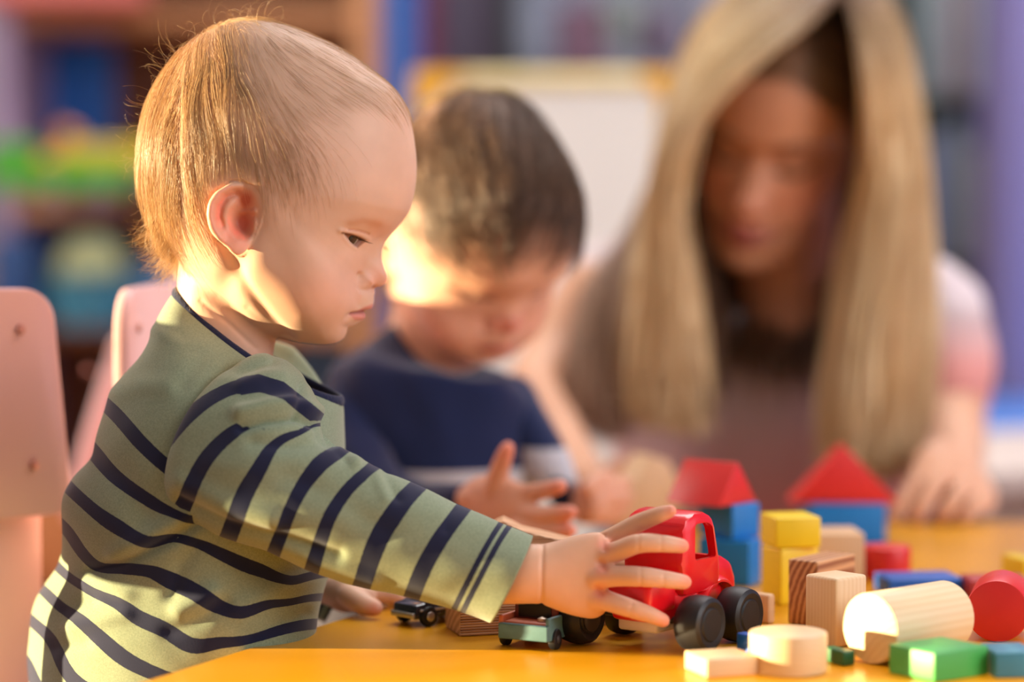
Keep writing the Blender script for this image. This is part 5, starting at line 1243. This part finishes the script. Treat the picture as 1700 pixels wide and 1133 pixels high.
h3 += fingers([([(995, 812, 1.80), (1020, 806, 1.82), (1040, 800, 1.85)], [14, 12, 10]), ([(998, 830, 1.80), (1026, 826, 1.82), (1044, 822, 1.86)], [14, 12, 10]), ([(998, 848, 1.80), (1022, 846, 1.83), (1040, 842, 1.86)], [13, 12, 10]),
               ([(990, 862, 1.81), (1014, 862, 1.83), (1030, 860, 1.85)], [12, 11, 9]), ([(975, 810, 1.79), (995, 795, 1.80), (1012, 788, 1.82)], [13, 11, 9])])
H3, QH3 = voxel(h3, .0013); H3 = smooth(H3, QH3, 6)
tk = voxel([sil([(650, 610, 820, 650, Yb2, 60), (600, 700, 830, 720, Yb2, 75), (620, 900, 820, 900, Yb2, 75), (610, 1150, 830, 1150, Yb2, 90)], per=4, n=36)] + [tube([(by.x + s * .05, Yb2, .36), (by.x + s * .06, Yb2 - .03, .2), (by.x + s * .06, Yb2 + .02, .05)], [.05, .04, .03]) for s in (-1, 1)] + [tube([(by.x + s * .06, Yb2 + .02, .03), (by.x + s * .065, Yb2 - .06, .025)], [.03, .022]) for s in (-1, 1)], .005)
VB, QB, _ = join([(V, Q), (HB, QHB), (H3, QH3), (smooth(tk[0], tk[1], 5), tk[1])]); SKb = np.array(s2l(222, 172, 146))
def redtips(Vh, tips):
    x, y = proj(Vh); return hand_col(len(Vh), np.stack([x, y, x * 0], -1), tips, SKb * np.array([.97, .88, .84]))
CBb = np.vstack([C2, redtips(HB, [(843, 746, 18), (932, 808, 17), (952, 851, 17), (950, 882, 17)]), redtips(H3, []), np.tile(SKb, (len(tk[0]), 1))])
me = npmesh('body', VB, [QB]); set_col(me, 'col', CBb); link('body', me, skin_mat('boy_skin', .12), boy, world=True, smooth=True)
# hair
c2 = np.array([345, 80.])
def flow2(q, n):
    l = H2.local(np.array([list(q)]))[0]; v = np.array([l[0] - c2[0], l[1] - c2[1]]); r_ = np.hypot(*v) + 1e-6; v /= r_; x, y = l[0], l[1]
    fw_ = max(0, min(1, (x - 380) / 140)); tgt = np.array([.85, .5]) * fw_ + np.array([.1, 1.]) * (1 - fw_); v = v * max(0, 1 - r_ / 140) + tgt * min(1, r_ / 100)
    nz = noise.noise(Vector((x / 40, y / 60, l[2] / 40 + 7))); v = v + .35 * nz * np.array([-v[1], v[0]]); sd = .35 * max(-1, min(1, (l[2] + 60) / 70))
    a = H2.world(np.array([[l[0], l[1], l[2]], [l[0] + v[0], l[1] + v[1], l[2] + sd]])); return Vector(a[1] - a[0]).normalized()
idx = np.where((boy_mask(L2) > 2) & ~earz)[0]; S_, R_ = [], []
for i in np.random.choice(idx, 5000):
    if L2[i, 1] > 225 and L2[i, 0] < 500 and random.random() < .75: continue
    s_ = walk(BH2, V[i], flow2, 8, random.uniform(.028, .046) / 7, random.uniform(.002, .007), curl=.0015); S_.append([list(p) for p in s_]); r0 = random.uniform(.00022, .0004); R_.append(np.linspace(r0, r0 * .4, 8))
link('hair', strands_me('hair', np.array(S_), np.array(R_)), hair_mat('brown_hair', s2l(74, 54, 42), s2l(146, 112, 86), .4, .2), boy, world=True)
# shirt: navy above, pale grey below
navy_c = two_tone('navy_and_grey_jersey', s2l(188, 188, 196), s2l(28, 40, 78), 't', .5, .01)
BR = [(655, 540, 800, 606, Yb2 + .015, 82, 0, 0, 0, 34), (620, 562, 836, 622, Yb2 + .01, 100, 0, 0, 0, 18), (575, 590, 862, 640, Yb2, 112), (545, 640, 882, 672, Yb2, 116), (545, 720, 888, 735, Yb2, 116), (560, 800, 892, 800, Yb2, 116), (570, 860, 886, 860, Yb2, 118), (575, 905, 880, 905, Yb2, 118)]
G = sil(BR, per=10, n=90, caps=False); gm_, gn_ = G.shape[:2]; GV = G.reshape(-1, 3); GQ = grid_faces(gm_, gn_); GN = normals(GV, GQ)
GV = GV + GN * (fold_noise(GV, 22, 15, 14, 2.2, .005) + fold_noise(GV, 50, 20, 40, 4.2, .002))[:, None]
zc = P(850, 783, Yb2 - .05).z
me = npmesh('shirt', GV, [GQ]); set_attr(me, 't', .5 + (GV[:, 2] - zc) * 40); bs = link('shirt', me, navy_c, boy, world=True, smooth=True); bs.modifiers.new('cloth', 'SOLIDIFY').thickness = .0015
def sleeve_of(pts, rad, parent, m, tfun, name='sleeve', amp=.003):
    V_, Q_, T_ = tube([pt(*p) for p in pts], [r * p[2] / F for p, r in zip(pts, rad)], 48, 12)
    N_ = normals(V_, Q_); V_ = V_ + N_ * fold_noise(V_, 30, 30, 30, 6.1, amp)[:, None]
    me = npmesh(name, V_, [Q_, T_]); set_attr(me, 't', tfun(V_)); return link(name, me, m, parent, world=True, smooth=True)
sleeve_of([(600, 640, 1.86), (588, 720, 1.835), (615, 800, 1.80), (690, 836, 1.765), (768, 832, 1.722)], [58, 58, 50, 38, 31], bs, navy_c, lambda v: np.ones(len(v)))
zl = P(850, 752, 1.8).z
sleeve_of([(850, 668, 1.87), (885, 735, 1.85), (912, 775, 1.84), (935, 812, 1.83)], [44, 42, 37, 28], bs, navy_c, lambda v: .5 + (v[:, 2] - zl) * 40)
sleeve_of([(925, 800, 1.832), (944, 830, 1.825)], [29, 27], bs, navy_rib, lambda v: np.ones(len(v)), 'cuff', .0005)
btr = mat('boy_trousers', s2l(60, 58, 70), .9)
t_ = voxel([sil([(584, 890, 868, 890, Yb2, 105), (582, 1000, 868, 1000, Yb2, 108), (590, 1130, 850, 1130, Yb2, 108)], per=4, n=36)] + [tube([(by.x + s * .05, Yb2, .37), (by.x + s * .06, Yb2 - .03, .2), (by.x + s * .06, Yb2 + .02, .07)], [.06, .05, .042]) for s in (-1, 1)], .005)
link('trousers', npmesh('trousers', smooth(t_[0], t_[1], 5), [t_[1]]), btr, boy, world=True, smooth=True)
# ================================================ the woman
Yw_ = 2.22
WF = [(-95, -5), (-93, -40), (-78, -75), (-50, -98), (-10, -108), (30, -103), (62, -85), (82, -60), (92, -35), (95, -12), (91, 2), (91, 10), (97, 22), (105, 35), (114, 45), (112, 51), (101, 54), (99, 60), (103, 65), (104, 70), (98, 73.5), (101, 78), (100, 84),
      (93, 89), (93, 97), (96, 106), (88, 115), (70, 118), (45, 108), (10, 98), (-20, 85), (-50, 65), (-75, 45), (-90, 20)]
WB = [p for p in WF if not (p[0] > 86 and -8 < p[1] < 112)] + [(93, -8), (88, 5), (86, 20), (86, 40), (88, 60), (90, 78), (90, 95), (84, 110)]
WSIG = ([-3.2, -.2, .1, .25, .38, .5, .6, .75, .85, 1.0, 3.2], [40, 40, 9, 9.5, 11, 14, 20, 20, 18, 26, 30])
azw, ptw = math.radians(-20), math.radians(24)
f3 = Vector((math.sin(azw) * math.cos(ptw), -math.cos(azw) * math.cos(ptw), -math.sin(ptw))); u3 = Vector((0, 0, 1)); u3 = (u3 - f3 * u3.dot(f3)).normalized(); u3 = rotv(u3, f3, -13)
hc3 = np.array(P(1296, 186, Yw_ - .02))
H3w = Head(WF, WB, (0, 0), 71, hc3, f3, u3, 0, .00104, n1=420, n2=240, nexp=2.1, sig=WSIG)
wo = empty('person', (P(1290, 1000, 2.28).x, 2.28, 0), 'woman with long straight blonde hair and a pink and white blouse watching the children', 'person')
def gf(Vl, lat, y, sl, sy, rot=0, both=True):
    c, s = math.cos(math.radians(rot)), math.sin(math.radians(rot)); l = np.abs(Vl[:, 2]) if both else Vl[:, 2]; dx, dy = l - lat, Vl[:, 1] - y
    a, b = dx * c + dy * s, -dx * s + dy * c; return np.exp(-(a / sl) ** 2 / 2 - (b / sy) ** 2 / 2) * (Vl[:, 0] > 30)
neck3 = sil([(1215, 300, 1400, 280, Yw_ + .03, 90), (1215, 420, 1385, 400, Yw_ + .02, 95), (1222, 500, 1378, 490, Yw_ + .03, 95), (1195, 560, 1410, 550, Yw_ + .04, 120), (1100, 620, 1500, 610, Yw_ + .06, 130)], per=5, n=48)
V, Q = voxel([(H3w.world(H3w.V), H3w.Q, H3w.T), neck3], .0016)
V = smooth(V, Q, 3); L3 = H3w.local(V); wn = sstep(L3[:, 1], 60, 110) * (1 - sstep(L3[:, 0], 20, 60)); V = smooth(V, Q, 25, wn); L3 = H3w.local(V); N3 = normals(V, Q)
D = -7 * gf(L3, 33, 8, 13, 8) + 5.5 * gf(L3, 33, 11, 11, 6.5) - 2 * gf(L3, 32, 1, 15, 3) + 2.5 * gf(L3, 30, -9, 20, 4) - 6 * gf(L3, 15, 6, 5, 8) + 4 * gf(L3, 44, 42, 17, 14) + 4 * gf(L3, 12, 48, 4.5, 5) - 3 * gf(L3, 18, 47, 3, 7) \
    - 2.4 * gf(L3, 0, 73.8, 24, 1.6) + 2.2 * gf(L3, 0, 79, 16, 3.2) + 1.8 * gf(L3, 0, 68.5, 15, 2.6) - 2.5 * gf(L3, 27, 71, 4, 4) - 2 * gf(L3, 27, 58, 4, 14, 25) + 2.5 * gf(L3, 0, 104, 14, 9) - 5 * gf(L3, 62, 30, 14, 50)
V = V + N3 * (D * .00104)[:, None]; V = smooth(V, Q, 1); L3 = H3w.local(V)
SKW = np.array(s2l(206, 146, 112)); C3 = np.tile(SKW, (len(V), 1)); hairL = np.array(s2l(120, 84, 54))
C3 = mixc(C3, np.array(s2l(214, 118, 92)), .45 * gf(L3, 42, 42, 18, 15)); C3 = mixc(C3, np.array(s2l(216, 126, 100)), .35 * gf(L3, 0, 46, 14, 9))
C3 = mixc(C3, np.array(s2l(176, 74, 86)), .85 * np.clip(gf(L3, 0, 68.5, 17, 3) + gf(L3, 0, 79, 14, 3.6), 0, 1) * (np.abs(L3[:, 2]) < 27))
C3 = mixc(C3, np.array(s2l(110, 40, 46)), .8 * gf(L3, 0, 73.8, 18, 1.6))
C3 = mixc(C3, np.array(s2l(96, 62, 42)), .8 * line_w(np.stack([np.abs(L3[:, 2]), L3[:, 1], L3[:, 0] * 0], -1), [(15, -6), (28, -11), (40, -10), (52, -3)], 2.6) * (L3[:, 0] > 30))
C3 = mixc(C3, np.array(s2l(46, 28, 22)), .95 * line_w(np.stack([np.abs(L3[:, 2]), L3[:, 1], L3[:, 0] * 0], -1), [(20, 17), (27, 20.5), (36, 21), (46, 15)], 2.0) * (L3[:, 0] > 30))
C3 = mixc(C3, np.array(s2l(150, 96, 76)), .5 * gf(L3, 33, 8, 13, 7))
hm3 = sstep(-(L3[:, 1] + 66 + .010 * L3[:, 2] ** 2 * -1) , -6, 4); hm3 = np.maximum(hm3, sstep(-L3[:, 0], -32, -18) * (L3[:, 1] < 75)); C3 = mixc(C3, hairL, .9 * hm3)
# arms and hands
def wch(pts, r): return chain(pts, r)
la = [wch([(1545, 540, 2.30), (1572, 640, 2.26), (1582, 730, 2.20), (1590, 800, 2.09), (1592, 830, 2.04)], [72, 62, 55, 42, 36]),
      sil([(1558, 722, 1640, 790, 2.07, 40), (1530, 742, 1656, 822, 2.04, 34), (1512, 770, 1652, 850, 2.02, 28), (1510, 800, 1640, 858, 2.01, 20)], per=5, n=36)]
la += fingers([([(1545, 762, 2.02), (1520, 800, 2.0), (1500, 835, 1.985), (1492, 858, 1.98)], [18, 15, 13, 11]), ([(1570, 780, 2.01), (1549, 812, 1.985), (1530, 845, 1.972), (1522, 862, 1.975)], [18, 15, 13, 11]),
               ([(1600, 802, 2.005), (1588, 826, 1.98), (1570, 850, 1.972), (1556, 862, 1.98)], [17, 14, 13, 11]), ([(1628, 826, 2.0), (1616, 845, 1.985), (1600, 859, 1.98), (1588, 864, 1.985)], [15, 13, 12, 10]),
               ([(1540, 800, 2.04), (1505, 835, 2.03), (1484, 858, 2.02)], [18, 16, 13])])
LA, QLA = voxel(la, .002); LA = smooth(LA, QLA, 4)
ra = [wch([(985, 500, 2.24), (925, 590, 2.20), (880, 650, 2.14)], [68, 58, 48]), wch([(880, 650, 2.14), (930, 730, 2.09), (975, 800, 2.02)], [48, 44, 34]),
      sil([(950, 790, 1010, 780, 2.03, 24), (965, 830, 1040, 800, 1.99, 24), (985, 858, 1060, 826, 1.97, 22), (1000, 872, 1066, 845, 1.96, 16)], per=4, n=30)]
ra += fingers([([(1020, 800, 1.98), (1048, 790, 1.965), (1072, 786, 1.955)], [15, 13, 11]), ([(1035, 822, 1.97), (1062, 815, 1.955), (1088, 812, 1.945)], [15, 13, 11]), ([(1035, 845, 1.965), (1062, 842, 1.95), (1090, 840, 1.942)], [15, 13, 11]),
               ([(1025, 862, 1.965), (1052, 864, 1.95), (1076, 864, 1.942)], [14, 12, 10]), ([(990, 800, 2.0), (1012, 780, 2.0), (1034, 768, 1.995)], [14, 13, 11])])
RA, QRA = voxel(ra, .002); RA = smooth(RA, QRA, 8)
bt = voxel([sil([(1130, 560, 1480, 560, 2.30, 110), (1080, 700, 1500, 700, 2.30, 150), (1100, 900, 1480, 900, 2.32, 150), (1070, 1080, 1500, 1080, 2.34, 190)], per=4, n=36)] +
           [tube([(wo.location.x + s * .09, 2.36, .33), (wo.location.x + s * .12, 2.12 + .1, .33), (wo.location.x + s * .12, 2.22, .05)], [.09, .065, .045]) for s in (-1, 1)] + [tube([(wo.location.x + s * .12, 2.24, .04), (wo.location.x + s * .12, 2.08, .03)], [.04, .03]) for s in (-1, 1)], .007)
VW, QW, _ = join([(V, Q), (LA, QLA), (RA, QRA), (smooth(bt[0], bt[1], 5), bt[1])])
SKH = np.array(s2l(222, 170, 138))
CW = np.vstack([C3, np.tile(SKH, (len(LA), 1)), np.tile(SKH, (len(RA), 1)), np.tile(SKW, (len(bt[0]), 1))])
me = npmesh('body', VW, [QW]); set_col(me, 'col', CW); link('body', me, skin_mat('woman_skin', .08), wo, world=True, smooth=True)
# blouse
blouse = two_tone('pink_and_lace_blouse', s2l(226, 156, 150), s2l(214, 200, 204), 't', .5, .3)
WR = [(1205, 500, 1400, 505, 2.26, 105, 0, 0, 0, 50), (1120, 490, 1470, 500, 2.29, 125, 0, 0, 0, 60), (1010, 500, 1570, 520, 2.30, 150), (975, 560, 1585, 600, 2.30, 170), (1000, 700, 1560, 720, 2.30, 180), (1030, 850, 1530, 850, 2.30, 175), (1040, 1000, 1520, 1000, 2.32, 180), (1020, 1080, 1540, 1080, 2.34, 200)]
G = sil(WR, per=10, n=90, caps=False); gm_, gn_ = G.shape[:2]; GV = G.reshape(-1, 3); GQ = grid_faces(gm_, gn_); GN = normals(GV, GQ)
GV = GV + GN * (fold_noise(GV, 16, 12, 8, 12.2, .010))[:, None]
zw = P(850, 770, 2.2).z
me = npmesh('blouse', GV, [GQ]); set_attr(me, 't', .5 + (GV[:, 2] - zw) * 6); bl = link('blouse', me, blouse, wo, world=True, smooth=True); bl.modifiers.new('cloth', 'SOLIDIFY').thickness = .002
RG = G
coral = mat('coral_trim', s2l(206, 92, 84), .85, .1, 200)
band(GV.reshape(gm_, gn_, 3)[0], GV.reshape(gm_, gn_, 3)[2], .006, .003, 'neck_trim', coral, bl)
zs2 = P(850, 560, 2.25).z
def slv_t(v): return .5 + (v[:, 2] - zs2) * 12
sleeve_of([(1500, 490, 2.30), (1548, 530, 2.29), (1568, 600, 2.27), (1574, 655, 2.25)], [80, 88, 80, 70], bl, blouse, slv_t, amp=.005)
sleeve_of([(1050, 470, 2.28), (1000, 500, 2.26), (945, 580, 2.22), (918, 620, 2.19)], [80, 84, 74, 62], bl, blouse, slv_t, amp=.005)
jeans = mat('grey_jeans', s2l(90, 96, 120), .9)
j_ = voxel([sil([(1080, 1000, 1490, 1000, 2.33, 185), (1070, 1120, 1500, 1120, 2.35, 200)], per=4, n=36)] + [tube([(wo.location.x + s * .09, 2.36, .33), (wo.location.x + s * .12, 2.22, .33), (wo.location.x + s * .12, 2.23, .08)], [.095, .078, .06]) for s in (-1, 1)], .007)
link('trousers', npmesh('trousers', smooth(j_[0], j_[1], 5), [j_[1]]), jeans, wo, world=True, smooth=True)
# hair: sheets of strands between guide curves
def sheet(guides, n_, jit, r, K=22, tip=.5):
    G_ = np.array([[list(P(x, y, Y)) for x, y, Y in catmull(g, 4)] for g in guides]); GG = catmull(G_.reshape(len(guides), -1), 10).reshape(-1, G_.shape[1], 3)
    out, rad = [], []
    for _ in range(n_):
        t = random.random() * (len(GG) - 1.001); i = int(t); c_ = GG[i] * (1 - t + i) + GG[i + 1] * (t - i); L0 = len(c_); e_ = random.uniform(.86, 1.0); q = np.linspace(0, (L0 - 1) * e_, K); c_ = np.stack([np.interp(q, np.arange(L0), c_[:, k]) for k in range(3)], 1)
        off = np.random.randn(3) * jit * np.array([1, 1.2, .4]); s_ = np.linspace(.35, 1.1, K)[:, None]; ph = random.random() * 6; wob = np.sin(np.linspace(0, 5, K) + ph)[:, None] * np.array([[.003, .002, 0]])
        out.append(c_ + off * s_ + wob); rr = r * random.uniform(.6, 1.2); rad.append(rr * np.concatenate([np.linspace(.8, 1, 4), np.ones(K - 8), np.linspace(1, .3, 4)]))
    return out, rad
gL = [[(1398, -62, 2.30), (1290, -50, 2.29), (1180, 30, 2.27), (1128, 160, 2.25), (1100, 320, 2.22), (1070, 470, 2.18), (1048, 600, 2.15), (1038, 700, 2.13)],
      [(1402, -60, 2.22), (1280, -30, 2.20), (1185, 60, 2.17), (1140, 190, 2.14), (1108, 330, 2.13), (1085, 470, 2.12), (1072, 600, 2.11), (1075, 715, 2.10)],
      [(1404, -50, 2.16), (1300, -5, 2.11), (1190, 90, 2.09), (1132, 210, 2.08), (1104, 330, 2.09), (1108, 470, 2.09), (1110, 600, 2.09), (1118, 722, 2.09)],
      [(1406, -30, 2.12), (1330, 40, 2.06), (1222, 125, 2.045), (1142, 215, 2.055), (1112, 330, 2.08), (1132, 470, 2.10), (1150, 600, 2.10), (1165, 725, 2.10)]]
gR = [[(1406, -30, 2.11), (1430, 50, 2.07), (1448, 160, 2.07), (1446, 290, 2.10), (1408, 430, 2.13), (1390, 560, 2.12), (1380, 680, 2.10), (1380, 775, 2.09)],
      [(1405, -50, 2.13), (1445, 30, 2.09), (1468, 160, 2.09), (1472, 300, 2.10), (1450, 430, 2.10), (1430, 560, 2.09), (1425, 680, 2.08), (1422, 790, 2.08)],
      [(1403, -60, 2.20), (1465, 20, 2.15), (1495, 160, 2.13), (1503, 300, 2.11), (1498, 430, 2.10), (1482, 560, 2.09), (1472, 680, 2.09), (1462, 800, 2.09)],
      [(1400, -62, 2.30), (1480, 10, 2.25), (1512, 160, 2.22), (1525, 300, 2.19), (1532, 430, 2.16), (1535, 560, 2.14), (1528, 680, 2.13), (1512, 790, 2.12)]]
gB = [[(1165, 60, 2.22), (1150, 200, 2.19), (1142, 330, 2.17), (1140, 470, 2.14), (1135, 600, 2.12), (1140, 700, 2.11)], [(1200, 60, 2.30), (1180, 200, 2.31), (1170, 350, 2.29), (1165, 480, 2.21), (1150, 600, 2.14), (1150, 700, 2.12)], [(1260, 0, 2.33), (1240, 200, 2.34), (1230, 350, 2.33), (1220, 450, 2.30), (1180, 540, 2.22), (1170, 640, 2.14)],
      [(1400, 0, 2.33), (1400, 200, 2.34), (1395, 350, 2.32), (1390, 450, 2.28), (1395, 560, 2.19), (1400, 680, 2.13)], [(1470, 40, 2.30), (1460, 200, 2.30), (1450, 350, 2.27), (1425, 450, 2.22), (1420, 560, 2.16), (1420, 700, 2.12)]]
o1, r1 = sheet(gL, 2500, .006, .0015); o2, r2 = sheet(gR, 2500, .006, .0015)
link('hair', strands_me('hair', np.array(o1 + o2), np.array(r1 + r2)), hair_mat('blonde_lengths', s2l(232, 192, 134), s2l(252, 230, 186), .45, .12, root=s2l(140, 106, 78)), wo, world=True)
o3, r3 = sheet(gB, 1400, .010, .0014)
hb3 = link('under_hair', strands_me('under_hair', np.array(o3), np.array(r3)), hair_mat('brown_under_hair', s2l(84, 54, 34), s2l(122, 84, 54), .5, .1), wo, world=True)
gS = [[(1120, 230, 2.31), (1055, 380, 2.27), (1005, 450, 2.20), (978, 540, 2.15), (972, 640, 2.13), (985, 720, 2.12)], [(1120, 230, 2.29), (1065, 380, 2.25), (1015, 480, 2.19), (990, 580, 2.15), (985, 660, 2.13), (1000, 740, 2.12)],
      [(1130, 230, 2.27), (1085, 390, 2.20), (1050, 500, 2.16), (1030, 600, 2.13), (1030, 680, 2.12), (1045, 740, 2.11)]]
o4, r4 = sheet(gS, 420, .007, .0011)
link('shoulder_hair', strands_me('shoulder_hair', np.array(o4), np.array(r4)), hair_mat('brown_shoulder_hair', s2l(150, 114, 90), s2l(202, 166, 138), .45, .1), wo, world=True)
# crown: strands combed from the parting over the skull
BH3 = BVHTree.FromPolygons([tuple(v) for v in V.tolist()], Q.tolist())
def flow3(q, n):
    l = H3w.local(np.array([list(q)]))[0]; sd = 1 if l[2] > -18 else -1
    a = H3w.world(np.array([[l[0], l[1], l[2]], [l[0] - .25, l[1] + .45, l[2] + sd * 1.0]])); return Vector(a[1] - a[0]).normalized()
idx = np.where((hm3 > .5) & (L3[:, 1] < 10))[0]; S_, R_ = [], []
for i in np.random.choice(idx, 3000):
    s_ = walk(BH3, V[i], flow3, 9, random.uniform(.07, .11) / 8, random.uniform(.003, .010)); S_.append([list(p) for p in s_]); r0 = random.uniform(.0006, .001); R_.append(np.linspace(r0, r0 * .5, 9))
link('crown_hair', strands_me('crown_hair', np.array(S_), np.array(R_)), hair_mat('brown_roots', s2l(104, 74, 52), s2l(160, 122, 86), .38, .1), wo, world=True)
